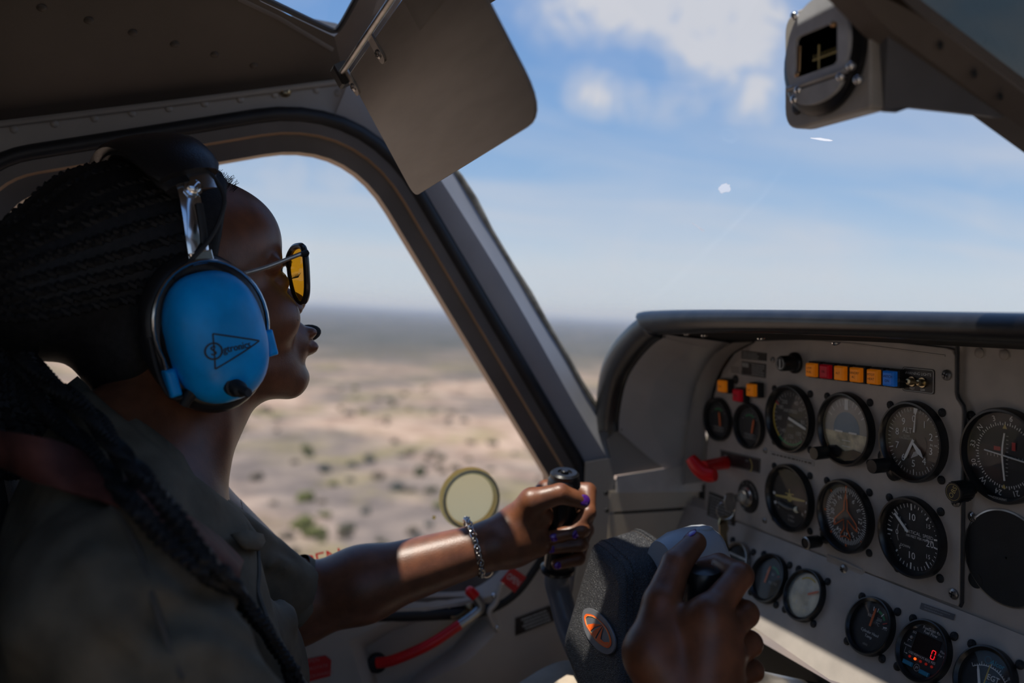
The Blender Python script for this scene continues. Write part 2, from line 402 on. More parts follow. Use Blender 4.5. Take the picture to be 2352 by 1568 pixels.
    def sphere(s, c, r, n=12, m_=8, M3=None):
        c = Vector(c); r = r if isinstance(r, (tuple, list)) else (r, r, r); P = []
        for i in range(m_ + 1):
            t = math.pi*i/m_
            for j in range(n):
                q = Vector((r[0]*math.sin(t)*math.cos(2*math.pi*j/n), r[1]*math.sin(t)*math.sin(2*math.pi*j/n), r[2]*math.cos(t)))
                P.append(c + (M3 @ q if M3 else q))
        return s.add(P, [(i*n + j, (i + 1)*n + j, (i + 1)*n + (j + 1) % n, i*n + (j + 1) % n) for i in range(m_) for j in range(n)])
    def build(s, name, m_, parent=None, smooth=True, solid=0.0, bevel=0.0, sub=0, auto=40):
        me = bpy.data.meshes.new(name); me.from_pydata(s.v, [], s.f); me.update()
        return finish(name, me, m_, parent, smooth, solid, bevel, sub, auto)
def finish(name, me, m_, parent=None, smooth=True, solid=0.0, bevel=0.0, sub=0, auto=40):
    o = bpy.data.objects.new(name, me); COL.objects.link(o)
    me.materials.append(M[m_] if isinstance(m_, str) else m_)
    if smooth and len(me.polygons):
        me.polygons.foreach_set('use_smooth', [True]*len(me.polygons))
        if auto: me.set_sharp_from_angle(angle=math.radians(auto))
    if solid:
        q = o.modifiers.new('solid', 'SOLIDIFY'); q.thickness = abs(solid); q.offset = -1 if solid > 0 else 1
    if bevel:
        q = o.modifiers.new('bevel', 'BEVEL'); q.width = bevel; q.segments = 3; q.limit_method = 'ANGLE'; q.angle_limit = math.radians(35)
    if sub:
        q = o.modifiers.new('sub', 'SUBSURF'); q.levels = sub; q.render_levels = sub
    if parent is not None:
        o.parent = parent; bpy_parents[o] = parent
        o.matrix_parent_inverse = Matrix.Translation(-Vector(parent_loc(parent)))
    return o
bpy_parents = {}
def parent_loc(p):
    l = Vector(p.location)
    return l
def from_np(name, v, f, m_, parent=None, sub=0):
    me = bpy.data.meshes.new(name)
    me.vertices.add(len(v)); me.vertices.foreach_set('co', np.asarray(v, np.float32).ravel())
    f = np.asarray(f, np.int32); me.loops.add(f.size); me.loops.foreach_set('vertex_index', f.ravel())
    me.polygons.add(len(f)); me.polygons.foreach_set('loop_start', np.arange(0, f.size, f.shape[1], dtype=np.int32))
    me.update(calc_edges=True); me.validate()
    return finish(name, me, m_, parent, True, auto=0, sub=sub)
def thing(name, label, cat, loc=(0, 0, 0), group=None):
    o = bpy.data.objects.new(name, None); COL.objects.link(o); o.location = loc; o.empty_display_size = .02
    return tag(o, label, cat, group)
def tag(o, label, cat, group=None):
    o['label'] = label; o['category'] = cat
    if group: o['group'] = group
    return o
def struct(o): o['kind'] = 'structure'; return o
def catmull(pts, n=8, closed=False):
    pts = [Vector(p) for p in pts]; k = len(pts); R = []
    for i in range(k if closed else k - 1):
        g = lambda j: pts[j % k] if closed else pts[min(max(j, 0), k - 1)]
        a, b, c, e = g(i - 1), g(i), g(i + 1), g(i + 2)
        for q in range(n):
            t = q/n; R.append(.5*((2*b) + (c - a)*t + (2*a - 5*b + 4*c - e)*t*t + (3*b - a - 3*c + e)*t**3))
    if not closed: R.append(pts[-1])
    return R
def rounded(poly, rad, n=6):                              # round the corners of a 2-D polygon
    R = []; k = len(poly); rad = rad if isinstance(rad, (list, tuple)) else [rad]*k
    for i in range(k):
        p = Vector(poly[i]); a = Vector(poly[i - 1]) - p; b = Vector(poly[(i + 1) % k]) - p
        r = min(rad[i], a.length*.49, b.length*.49)
        p0 = p + a.normalized()*r; p1 = p + b.normalized()*r
        for q in range(n + 1):
            t = q/n; R.append(tuple(p0*(1 - t)**2 + p*2*t*(1 - t) + p1*t*t))
    return R
def offset(poly, d_):                                     # offset a closed 2-D polyline outwards (counter-clockwise input)
    R = []; k = len(poly)
    for i in range(k):
        a = Vector(poly[i - 1]); p = Vector(poly[i]); b = Vector(poly[(i + 1) % k])
        e1 = (p - a).normalized(); e2 = (b - p).normalized()
        if e1.length < .5: e1 = e2
        if e2.length < .5: e2 = e1
        n1 = Vector((e1.y, -e1.x)); n2 = Vector((e2.y, -e2.x)); nn = (n1 + n2)
        if nn.length < 1e-6: nn = n1
        nn.normalize(); R.append(tuple(p + nn*(d_/max(.5, nn.dot(n1)))))
    return R
def area2(p): return sum(p[i - 1][0]*p[i][1] - p[i][0]*p[i - 1][1] for i in range(len(p)))/2
def screw(fr, a, b, c, r, m_, parent, cross=True):
    k = MB(); k.lathe(fr.at(a, b, c), [(r, 0), (r*.97, r*.3), (r*.6, r*.55), (r*.25, r*.62)], 12, cap1=True)
    o = k.build('screw', m_, parent)
    if cross:
        q = MB(); t = random.random()*3
        for w in (0, math.pi/2):
            q.box(fr.at(a, b, c + r*.5, t + w), (-r*.55, r*.55), (-r*.13, r*.13), (0, r*.16))
        q.build('slot', 'matte', o, False)
    return o
# ---------------------------------------------------------------- the cabin shell
def onp(px, py, o, n):
    d_ = Vector(ray(px, py)); c = Vector(CAM); return c + d_*((Vector(o) - c).dot(n)/d_.dot(n))
XW = -.262
FW = Fr((0, 0, 0), (0, 1, 0), (0, 0, 1), (1, 0, 0))       # the port wall seen from inside: u towards the nose, v up, n into the cabin
def yz(px, py, x=XW): p = V(px, py, x=x); return (p.y, p.z)
win_raw = [yz(*p, x=-.28) for p in [(15, 462), (790, 326), (1260, 1104), (1112, 1318), (500, 1330), (15, 1400)]]
win = rounded(win_raw[::-1], [.03, .02, .03, .012, .10, .04], 9)
if area2(win) < 0: win = win[::-1]
def ring(frm, d0, x0, d1, x1, name, m_, parent=None, keep=None, solid=0):
    a, b = offset(win, d0), offset(win, d1); k = len(win); mb = MB()
    P = [FW(*q, x0) for q in a] + [FW(*q, x1) for q in b]
    F = [(i, (i + 1) % k, k + (i + 1) % k, k + i) for i in range(k) if keep is None or keep(i)]
    mb.add(P, F); return mb.build(name, m_, parent, solid=solid)
door = thing('door_1', 'port cabin door with slanted window frame and sunken red handle recess', 'door', (XW, -.5, -.3)); struct(door)
ring(FW, 0, -.290, .0005, -.268, 'window_edge', 'trim_edge', door)
ring(FW, .0005, -.268, .020, -.262, 'frame_band', 'trim', door)
ring(FW, .020, -.262, .022, -.256, 'frame_step', 'trim_edge', door)
ring(FW, .022, -.256, .036, -.254, 'frame_band', 'trim', door)
mb = MB(); mb.tube([FW(*q, -.257) for q in offset(win, .043)], (.0095, .009), 10, closed=True, flat=(1, 0, 0))
seal = struct(mb.build('trim_1', 'rubber')); seal['label'] = 'black rubber door seal around the port window'; seal['category'] = 'door seal'
pane = MB(); pane.add([FW(*q, -.288) for q in offset(win, .004)], [tuple(range(len(win)))])
win1 = struct(pane.build('window_1', 'glass_pane', smooth=False)); tag(win1, 'large slanted port side window beside the pilot with round vent disc', 'window')
# round opening vent in the side window
c0 = V(1075, 1142, x=-.275); fv = Fr(c0, (0, 1, 0), (0, 0, 1), (1, 0, 0))
mb = MB(); mb.lathe(fv, [(.040, 0), (.0415, .004), (.040, .014), (.0365, .016), (.0335, .013), (.0335, .004)], 48); mb.lathe(fv, [(.0335, .005), (.018, .007), (.004, .0075)], 48, cap1=True)
vent = mb.build('vent_disc', 'vent_clear', win1); vent['label'] = 'cloudy yellow round vent scoop'
mb = MB(); mb.lathe(fv.at(0, 0, .0142), [(.0385, 0), (.0392, .0016), (.0365, .0026), (.0355, .0015)], 48); mb.build('vent_rim', 'vent', win1)
mb = MB(); mb.sphere(V(997, 1188, x=-.262), .0025); mb.build('vent_knob', 'vent_clear', win1)
mb = MB(); mb.text(Fr(V(722, 1290, x=-.285), (0, 1, .12), (0, -.12, 1), (1, 0, 0)), 'OPEN', 0, 0, 0, .027); mb.build('lettering', 'red_decal', win1, False)
# skin of the wall around the door seal (top, rear, bottom)
ymid = yz(800, 300)[0]
o52 = offset(win, .050)
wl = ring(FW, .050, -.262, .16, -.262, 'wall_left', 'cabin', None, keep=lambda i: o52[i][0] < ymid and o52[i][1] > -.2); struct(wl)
def wquad(name, pts, parent=None, m_='cabin'):
    mb = MB(); mb.add(pts, [tuple(range(len(pts)))]); return mb.build(name, m_, parent, False)
X = XW - .004
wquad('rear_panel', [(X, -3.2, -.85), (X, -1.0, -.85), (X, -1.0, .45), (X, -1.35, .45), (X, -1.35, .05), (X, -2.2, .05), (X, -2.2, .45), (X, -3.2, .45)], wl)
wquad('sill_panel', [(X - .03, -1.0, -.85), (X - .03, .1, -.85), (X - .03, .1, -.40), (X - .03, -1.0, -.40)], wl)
# rivets along the strip above the seal
for i, (px, py) in enumerate([(32, 297), (125, 284), (217, 272), (303, 260), (388, 249), (470, 238), (552, 228), (630, 217), (727, 207), (775, 214)]):
    mb = MB(); mb.sphere(V(px, py + 0, x=XW), (.0025, .0045, .0045), 10, 6); mb.build('rivet', 'cabin', wl)
mb = MB(); fr = Fr(V(655, 209, x=XW + .001), (0, 1, 0), (0, 0, 1), (1, 0, 0)); mb.lathe(fr, [(.0075, 0), (.006, .003), (.0035, .0045), (.0035, .001)], 16, cap1=True); mb.build('screw', 'brass', wl)
mb = MB(); mb.tube([V(-60, 292, x=XW + .002), V(400, 236, x=XW + .002), V(792, 186, x=XW + .002)], .004, 8); mb.build('fold', 'cabin', wl)
# ---- roof
P1 = V(-60, 290, x=XW); P2 = V(792, 186, x=XW); dirR = Vector((math.cos(.44), 0, math.sin(.44)))
nR = (P2 - P1).cross(dirR).normalized()
R = lambda px, py: onp(px, py, P1, nR)
ceil = thing('ceiling', 'dark riveted cabin roof above the pilot', 'ceiling', (.3, -1, .5)); struct(ceil)
def rquad(pts, name='roof_panel', m_='roof'): return wquad(name, [R(*p) for p in pts], ceil, m_)
back = [P1 + Vector((0, -2.3, -.1)), P1 + dirR*.40 + Vector((0, -2.3, -.1))]
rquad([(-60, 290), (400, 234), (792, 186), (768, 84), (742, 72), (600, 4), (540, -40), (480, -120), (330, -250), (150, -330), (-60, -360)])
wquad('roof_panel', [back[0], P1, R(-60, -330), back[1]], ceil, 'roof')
rquad([(792, 186), (812, 190), (905, 30), (960, -60), (858, -60), (792, 48), (780, 72), (768, 84)], m_='trim')
for px, py in [(95, 18), (203, 47), (304, 75), (400, 101), (492, 125), (582, 150)]:
    mb = MB(); mb.sphere(R(px, py), (.005, .005, .0022), 10, 6, Matrix((dirR, (0, 1, 0), nR)).transposed()); mb.build('rivet', 'roof', ceil)
rw = [(575, -18), (742, 62), (768, 70), (782, 62), (850, -62)]
mb = MB(); mb.tube(catmull([R(*p) - nR*.002 for p in [(560, -22), (640, 16), (742, 64), (768, 73), (784, 62), (815, 8), (852, -62)]], 5), .0035, 8); struct(mb.build('trim_2', 'rubber'))
mb = MB(); mb.box(Fr((0, 0, 0), (1, 0, 0), (0, 1, 0), (0, 0, 1)), (-.105, .07), (-.512, -.478), (.478, .492)); mb.build('window_divider', 'trim', ceil, False)  # unseen bar added to cast the shadow band on the wrist
mb = MB(); mb.tube([R(548, -6) - nR*.003, R(640, 38) - nR*.003, R(765, 112) - nR*.003], (.006, .003), 8); mb.build('roof_rib', 'trim', ceil)
mb = MB(); mb.add([R(*p) + Vector((0, 0, .004)) for p in [(420, -96), (742, 70), (768, 80), (790, 60), (862, -64), (700, -200)]], [tuple(range(6))]); tag(struct(mb.build('window_3', 'glass_pane', smooth=False)), 'small roof window above the pilot showing blue sky', 'window')
# the rest of the roof: flat centre with an opening (starboard roof window), then the starboard slope
zc = .50
up_in = P1 + dirR*.36
# panels around the assumed starboard roof window, enlarged to admit more sun
for poly_ in ([(.06, -3.2), (1.22, -3.2), (1.22, -.86), (.06, -.86)], [(.06, -.86), (.52, -.86), (.52, -.475), (.06, -.475)], [(1.10, -.86), (1.22, -.86), (1.22, -.475), (1.10, -.475)], [(.52, -.50), (1.10, -.50), (1.10, -.475), (.52, -.475)]):
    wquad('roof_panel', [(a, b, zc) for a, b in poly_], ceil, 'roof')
mb = MB(); mb.add([(.52, -.86, zc + .004), (1.10, -.86, zc + .004), (1.10, -.50, zc + .004), (.52, -.50, zc + .004)], [(0, 1, 2, 3)]); tag(struct(mb.build('window_4', 'glass_pane', smooth=False)), 'assumed starboard roof window, out of the frame, enlarged to admit more sun', 'window')
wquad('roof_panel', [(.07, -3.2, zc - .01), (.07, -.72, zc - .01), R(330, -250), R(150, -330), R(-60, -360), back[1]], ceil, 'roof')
wquad('roof_panel', [(-.055, -3.2, .505), (.08, -3.2, .505), (.08, -.53, .505), (-.055, -.53, .505)], ceil, 'roof')  # unseen cover added to keep stray sun off the head
wquad('windscreen_header', [(.047, -.475, .436), (.62, -.475, .44), (.62, -.25, .415), (.12, -.258, .42), (.090, -.292, .424), (.066, -.325, .426), (.036, -.362, .428), (-.03, -.374, .428), (-.03, -.392, .43), (.047, -.416, .431)], ceil, 'roof')  # unseen sheet added to keep sun off the right hand and hub
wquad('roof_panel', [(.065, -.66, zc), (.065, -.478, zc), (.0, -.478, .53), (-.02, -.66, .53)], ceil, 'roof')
# starboard wall with a big window, rear wall, floor, footwell
wr = thing('wall_right', 'starboard cabin wall, out of the frame', 'wall', (1.22, -1, 0)); struct(wr); X = 1.22
for a, b, c, e in [(-3.2, .3, -.85, -.15), (-3.2, .3, .40, .52), (-.28, .3, -.15, .40), (-1.25, -1.1, -.15, .40), (-3.2, -2.2, -.15, .40)]:
    wquad('wall_panel', [(X, a, c), (X, b, c), (X, b, e), (X, a, e)], wr)
for a, b in ((-1.1, -.28), (-2.2, -1.25)):
    wquad('window_pane', [(X + .01, a, -.15), (X + .01, b, -.15), (X + .01, b, .40), (X + .01, a, .40)], wr, 'glass_pane')
struct(wquad('wall_back', [(-.3, -3.2, -.85), (1.23, -3.2, -.85), (1.23, -3.2, .55), (-.3, -3.2, .55)], None, 'cabin'))
struct(wquad('floor', [(-.35, -3.2, -.85), (1.23, -3.2, -.85), (1.23, .55, -.85), (-.35, .55, -.85)], None, 'floor'))
struct(wquad('wall_front', [(-.35, .55, -.85), (1.23, .55, -.85), (1.23, .55, .10), (-.35, .55, .02)], None, 'cloth'))
# ---- windscreen pillar: seal edge -> ridge -> glass gasket
A = [(770, 262), (850, 318), (903, 382), (958, 453), (1114, 706), (1275, 961), (1350, 1105)]
B = [(800, 190), (880, 240), (945, 318), (1020, 425), (1180, 682), (1322, 932), (1416, 1085)]
G = [(815, 170), (915, 215), (985, 312), (1053, 408), (1247, 734), (1372, 945), (1448, 1075)]
ra = catmull([V(*p, x=-.259) for p in A], 5); rb = catmull([V(*p, x=-.244) for p in B], 5); rg = catmull([V(*p, x=-.262) for p in G], 5)
rm = [a.lerp(b, .5) + Vector((.003, 0, 0)) for a, b in zip(ra, rb)]
mb = MB(); mb.loft([[q + Vector((-.004, 0, 0)) for q in ra], ra, rm, rb, rg, [q + Vector((-.02, .01, 0)) for q in rg]]); pil = struct(mb.build('trim_3', 'pillar', auto=24)); pil['label'] = 'grey windscreen pillar sloping down beside the side window'
mb = MB(); mb.tube([q + Vector((0, .002 + .0012*math.sin(i*2.1), .001*math.sin(i*1.3))) for i, q in enumerate(rg)], [.0042 + .0008*math.sin(i*1.7) for i in range(len(rg))], 8); struct(mb.build('trim_4', 'gasket'))['label'] = 'beige sealant bead along the windscreen edge'
# ---- windscreen: two curved panes meeting at the centre post
def zpost(y): return .468 - .404*(y + .47)
def screen(side):
    rows = []
    n = len(rg)
    for i, g in enumerate(rg):
        t = i/(n - 1); g = g + Vector((-.003, .004, 0)); y1 = -.47 + 1.0*t; c = Vector((.375, y1, zpost(y1) + .012))
        row = []
        for j in range(13):
            s_ = j/12; p = g.lerp(c, s_); bulge = math.sin(math.pi*s_)*.05; p = p + Vector((0, bulge*.8*t, bulge*(1 - .4*t)))
            row.append(p if side < 0 else Vector((.75 - p.x, p.y, p.z)))
        rows.append(row)
    mb = MB(); mb.loft(rows); return struct(mb.build('window_2', 'screen'))
s1 = screen(-1); tag(s1, 'curved port windscreen pane between slanted pillar and centre post', 'window')
s2 = screen(1); tag(s2, 'starboard windscreen pane beyond the centre post', 'window')
# ---- centre post
fp = lambda px, py, x=.375: V(px, py, x=x)
mb = MB(); e = [(1900, -80, 2020, -72), (2042, 68, 2126, 8), (2312, 268, 2352, 180), (2560, 450, 2600, 366)]
lo = [fp(a, b) for a, b, c, d_ in e]; hi = [fp(c, d_) for a, b, c, d_ in e]
md = [a.lerp(b, .5) + Vector((.010, -.004, 0)) for a, b in zip(lo, hi)]
mb.loft([[q + Vector((-.02, 0, 0)) for q in lo], lo, md, hi, [q + Vector((-.02, 0, .004)) for q in hi]]); post = struct(mb.build('trim_5', 'trim')); post['label'] = 'dark centre post of the windscreen sloping down to the right'
for px, py in [(2160, 105), (2238, 170), (2297, 222)]:
    mb = MB(); mb.sphere(V(px, py, x=.3835), (.0012, .0026, .0026), 8, 6); mb.build('rivet', 'rubber', post)
# ---- port side below the pillar, up to the panel
E1, E2 = Vector((-.238, -.135, 0)), Vector((-.226, 0, 0)); nS = (E2 - E1).cross(Vector((0, 0, 1))).normalized()
S = lambda px, py, k=0.0: onp(px, py, E1, nS) + nS*k
def slab(name, px, k, m_, parent=None, th=.006, bev=.0015):
    mb = MB(); P = [S(*p, k) for p in px]; n = len(P); mb.add(P + [q - nS*th for q in P], [tuple(range(n)), tuple(range(2*n - 1, n - 1, -1))] + [(i, n + i, n + (i + 1) % n, (i + 1) % n) for i in range(n)])
    return mb.build(name, m_, parent, False, bevel=bev)
sp = thing('side_panel', 'grey lower side panel left of the instrument panel, with ledge and dark gap', 'panel', S(1500, 1180)); struct(sp)
slab('ledge', [(1414, 1092), (1600, 1064), (1690, 1098), (1690, 1126), (1412, 1130)], .004, mat('ledge_paint', (.72, .66, .60), .35), sp, .0012, 0)
kp = mat('kick_paint', (.64, .54, .41), .45, 0, .08, 500, .05, 9)
slab('kick_panel', [(1400, 1128), (1612, 1118), (1612, 1162), (1400, 1176)], .0, kp, sp, .0012, 0)
slab('kick_panel', [(1400, 1182), (1612, 1169), (1600, 1420), (1380, 1460)], .0, kp, sp, .0012, 0)
slab('gap_backing', [(1390, 1120), (1625, 1110), (1625, 1200), (1390, 1200)], -.006, 'matte', sp)
slab('corner_post', [(1345, 1062), (1412, 1050), (1410, 1260), (1380, 1480), (1300, 1480), (1340, 1200)], -.0005, 'cabin', sp, .0004, 0)
for px, py in ((1392, 1132), (1394, 1172)):
    mb = MB(); mb.lathe(Fr(S(px, py, .0), (0, 1, 0), (0, 0, 1), nS), [(.0032, 0), (.0028, .001), (.001, .0012)], 10, cap1=True); mb.build('screw', 'matte', sp)
slab('edge_trim', [(1608, 1110), (1622, 1106), (1618, 1210), (1590, 1262), (1572, 1262), (1600, 1200)], .004, 'matte', sp)
slab('shade_panel', [(1398, 1010), (1420, 985), (1625, 1000), (1640, 1060), (1600, 1066), (1414, 1094)], -.004, 'cabin', sp)
# ---- door below the window: sill, recess, handle
XD = -.250
D = lambda px, py, k=0.0: V(px, py, x=XD + k)
def dpan(name, px, k, m_='cabin_light', th=.0010, bev=0, parent=door):
    mb = MB(); P = [D(*p, k) for p in px]; n = len(P); t = Vector((th, 0, 0)); mb.add(P + [q - t for q in P], [tuple(range(n)), tuple(range(2*n - 1, n - 1, -1))] + [(i, n + i, n + (i + 1) % n, (i + 1) % n) for i in range(n)])
    return mb.build(name, m_, parent, False, bevel=bev)
def dloft(name, rows, m_='cabin_light', auto=40):
    mb = MB(); mb.loft([catmull([D(a, b, k) for a, b, k in r], 4) for r in rows]); return mb.build(name, m_, door, auto=auto)
# inner sill from the window's lower edge out to the door face
dloft('sill', [[(400, 1335, -.03), (700, 1330, -.03), (1000, 1345, -.03), (1090, 1330, -.03), (1160, 1255, -.03), (1245, 1120, -.03)],
               [(400, 1350, -.01), (700, 1352, -.01), (1000, 1362, -.01), (1110, 1345, -.01), (1200, 1262, -.01), (1290, 1120, -.01)],
               [(400, 1440, .0), (700, 1435, .0), (960, 1405, .0), (1130, 1368, .0), (1225, 1268, .0), (1345, 1105, .0)]])
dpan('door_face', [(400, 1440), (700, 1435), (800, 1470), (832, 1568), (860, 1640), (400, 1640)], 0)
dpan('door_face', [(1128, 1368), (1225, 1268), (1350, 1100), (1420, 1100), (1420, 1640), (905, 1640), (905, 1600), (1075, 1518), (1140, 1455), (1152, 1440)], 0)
dpan('door_face', [(690, 1425), (830, 1400), (1000, 1392), (880, 1434), (800, 1474)], -.0005)
# recess: rim -> sloping side -> floor
rim = [(800, 1470), (832, 1568), (860, 1640), (905, 1640), (980, 1570), (1075, 1518), (1140, 1455), (1152, 1440), (1128, 1368), (1000, 1395), (880, 1432)]
mid = [(826, 1478), (852, 1562), (872, 1630), (905, 1625), (970, 1560), (1055, 1502), (1118, 1438), (1128, 1428), (1104, 1378), (1000, 1405), (890, 1442)]
flo = [(842, 1486), (862, 1552), (880, 1610), (905, 1610), (960, 1545), (1040, 1485), (1098, 1420), (1104, 1415), (1090, 1385), (1000, 1412), (900, 1450)]
mb = MB(); mb.loft([[D(*p, 0) for p in rim], [D(*p, -.006) for p in mid], [D(*p, -.030) for p in flo]], closed=True); n = len(flo); mb.add([D(*p, -.030) for p in flo], [tuple(range(n))]); mb.build('handle_recess', 'cabin_light', door, auto=60)
mb = MB(); mb.tube(catmull([D(*p, .002) for p in [(1152, 1338), (1140, 1380), (1124, 1405), (1138, 1440), (1143, 1447)]], 5), .004, 8); mb.build('recess_rib', 'cabin_light', door)
for px, py in ((1134, 1367), (1141, 1441)):
    mb = MB(); mb.sphere(D(px, py, .004), .0035, 10, 6); mb.build('screw', 'chrome', door)
mb = MB(); mb.lathe(Fr(D(865, 1521, -.02), (0, 1, 0), (0, 0, 1), (1, 0, 0)), [(.013, 0), (.012, .006), (.008, .008)], 20, cap1=True); mb.build('pivot', 'matte', door)
path = catmull([D(866, 1522, -.008), D(905, 1515, .002), D(985, 1480, .012), (D(1050, 1438, .016)), D(1092, 1408, .018), D(1104, 1392, .018), D(1094, 1372, .016), D(1080, 1358, .014)], 8)
lev = MB(); lev.tube(path, .0062, 12); lv = lev.build('handle_lever', 'dull_steel', door); lv['label'] = 'worn silver and red door handle lever'
k = len(path)
mb = MB(); mb.tube(path[:int(k*.47)], .0068, 12); mb.build('red_sleeve', 'red_lever', lv)
mb = MB(); mb.tube(path[int(k*.86):], .0068, 12); mb.sphere(path[-1], .0068); mb.build('red_tip', 'red_lever', lv)
mb = MB(); mb.tube(catmull([D(1030, 1393, -.006), D(1030, 1408, -.004), D(1042, 1418, 0), D(1062, 1410, 0), D(1076, 1398, -.002)], 5), (.0042, .0028), 8); mb.sphere(D(1077, 1394, 0), .0055); mb.build('latch_catch', 'brass', door)
# stickers on the door
def sticker(name, px, k, m_, parent=door): return dpan(name, px, k, m_, .0008, 0, parent)
st = sticker('open_sticker', [(1176, 1301), (1209, 1325), (1182, 1361), (1149, 1334)], .0022, 'sign_red'); st['label'] = 'small red sticker reading OPEN'
a, b = D(1153, 1330, .0028), D(1186, 1352, .0028); u = (D(1209, 1325) - D(1176, 1301)); u.normalize(); v = Vector((1, 0, 0)).cross(u)
fs = Fr(D(1179, 1331, .0026), u, v, (1, 0, 0)); mb = MB(); mb.text(fs, 'OPEN', 0, 0, .0004, .0120, 0, .72); mb.build('lettering', 'sign_white', st, False)
st = sticker('handle_sticker', [(655, 1524), (748, 1505), (761, 1516), (759, 1552), (700, 1568), (665, 1590), (650, 1580)], .0022, 'sign_red'); st['label'] = 'red sticker with instructions to open the door'
u = (D(760, 1510) - D(655, 1532)).normalized(); v = Vector((1, 0, 0)).cross(u); fs = Fr(D(707, 1537, .0026), u, v, (1, 0, 0))
mb = MB()
for i, t in enumerate(('TO OPEN', 'LIFT AND ROTATE', 'HANDLE BACKWARDS')): mb.text(fs, t, 0, .0095 - i*.0095, .0004, .0068 if i == 0 else .0058)
mb.build('lettering', 'sign_pink', st, False)
st = sticker('instruction_placard', [(1184, 1420), (1272, 1388), (1275, 1425), (1184, 1460)], .0022, 'placard'); st['label'] = 'black placard with rows of small worn print'
u = (D(1272, 1388) - D(1184, 1420)).normalized(); v = Vector((1, 0, 0)).cross(u); fs = Fr(D(1229, 1424, .0026), u, v, (1, 0, 0)); mb = MB()
random.seed(3)
for r in range(4):
    x = -.019 + .003*(r % 2)
    while x < .019:
        w = random.uniform(.0012, .0034); mb.box(fs, (x, x + w), (.0072 - r*.0046 - .0013, .0072 - r*.0046 + .0013), (.0002, .0004)); x += w + .0007
mb.build('worn_print', 'dimwhite', st, False)
# ---------------------------------------------------------------- glareshield
YB = -.11
gs = thing('glareshield', 'long black padded glareshield above the instrument panel, curving down at its left end', 'glareshield', (.2, YB, .11))
outer = [V(*p, y=YB) for p in [(2352, 712), (1900, 712), (1500, 713), (1478, 727), (1452, 748), (1419, 784), (1397, 826), (1385, 880), (1382, 935), (1386, 985)]]
inner = [V(*p, y=YB) for p in [(2352, 772), (1900, 770), (1552, 768), (1520, 778), (1494, 797), (1466, 829), (1443, 866), (1430, 910), (1422, 962), (1421, 990)]]
outer[0] = Vector((1.0, YB, outer[1].z + .001)); inner[0] = Vector((1.0, YB, inner[1].z + .001))
oc, ic = catmull(outer, 6), catmull(inner, 6)
rows = []
for o_, i_ in zip(oc, ic):
    c = (o_ + i_)/2; rv = (o_ - i_)/2; row = []
    for j in range(14):
        t = 2*math.pi*j/14; row.append(c + rv*math.copysign(abs(math.cos(t))**.85, math.cos(t)) + Vector((0, .0155*math.sin(t) - .001, 0)))
    rows.append(row)
mb = MB(); mb.loft(rows, closed=True); mb.add(rows[-1], [tuple(range(14))]); mb.build('bolster', 'satin', gs, auto=70)
mb = MB(); mb.loft([[q + Vector((0, .004, -.004)) for q in oc], [q.lerp(Vector((q.x, .05, q.z)), 1) + Vector((0, 0, -.008)) for q in oc],
                    [Vector((q.x + (.05 if q.x < -.1 else 0)*(q.x < -.1), .45, min(q.z, .11) - .04)) for q in oc]]); mb.build('top_cover', 'cloth', gs)
mb = MB(); und = [q for q in ic if q.x > -.105]
mb.loft([[q + Vector((0, .004, .003)) for q in und], [Vector((q.x, -.05, q.z - .004)) for q in und], [Vector((q.x, .002, min(q.z - .012, .100))) for q in und]]); mb.build('lining', 'cloth', gs)
for px, py in [(1578, 766), (1618, 769), (1748, 776), (1920, 786)]:
    p = V(px, py, y=-.085); mb = MB(); mb.lathe(Fr(p, (1, 0, 0), (0, 1, 0), (0, -.3, -1)), [(.0045, 0), (.004, .0015), (.0015, .003)], 12, cap1=True); mb.build('screw', 'steel', gs)
# ---------------------------------------------------------------- instrument panel
FP = Fr((0, 0, 0), (1, 0, 0), (0, 0, 1), (0, -1, 0))
TL = math.radians(23.4)
FL = Fr((0, 0, -.147), (1, 0, 0), (0, math.sin(TL), math.cos(TL)), (0, -math.cos(TL), math.sin(TL)))
def pp(px, py, k=0.0): p = V(px, py, y=-k); return (p.x, p.z)
def lp(px, py, k=0.0):
    p = onp(px, py, FL.o + FL.n*k, FL.n) - FL.o; return (p.dot(FL.u), p.dot(FL.v))
ip = thing('instrument_panel', 'light grey instrument panel with a raised sub-panel and a slanted lower row', 'panel', (.1, 0, 0))
tin = [(-.0742, .0849), (-.118, .068), (-.1433, .0449), (-.163, .013), (-.1738, -.0218), (-.181, -.055), (-.1846, -.0824), (-.186, -.11)]
mb = MB(); mb.poly(FP, [(-.0742, .118)] + tin + [(-.188, -.153), (.80, -.153), (.80, .118)], -.004); mb.build('base_plate', 'panel', ip, False)
edge = tin + [(-.188, -.15)]
tout = [(-.110, .0833), (-.152, .062), (-.1785, .0364), (-.198, .005), (-.2109, -.0386), (-.218, -.068), (-.2224, -.089), (-.224, -.12)]
c1 = catmull([(a, -.004, b) for a, b in tin], 5); c2 = catmull([(a + .008, -.012, b) for a, b in tout], 5); c3 = catmull([(a, -.004, b) for a, b in tout], 5)
mb = MB(); mb.loft([[q + Vector((0, .004, 0)) for q in c1], c1, [a.lerp(b, .5) + Vector((0, -.012, 0)) for a, b in zip(c1, c2)], c2, c3]); mb.build('edge_trim', 'cabin', ip, auto=60)
# side cheek between the trim and the bolster
ci = [q for q in ic if q.x < -.085]; n = len(ci)
ct = [c3[min(len(c3) - 1, int(round(j*(len(c3) - 1)/(n - 1))))] for j in range(n)]
mb = MB(); mb.loft([[a.lerp(b, t) + Vector((-.012*math.sin(math.pi*t), 0, 0)) for a, b in zip(ct, ci)] for t in (0, .25, .5, .75, 1)]); mb.build('cheek', mat('cheek_paint', (.55, .515, .49), .4, 0, .08, 500, .04, 9), gs)
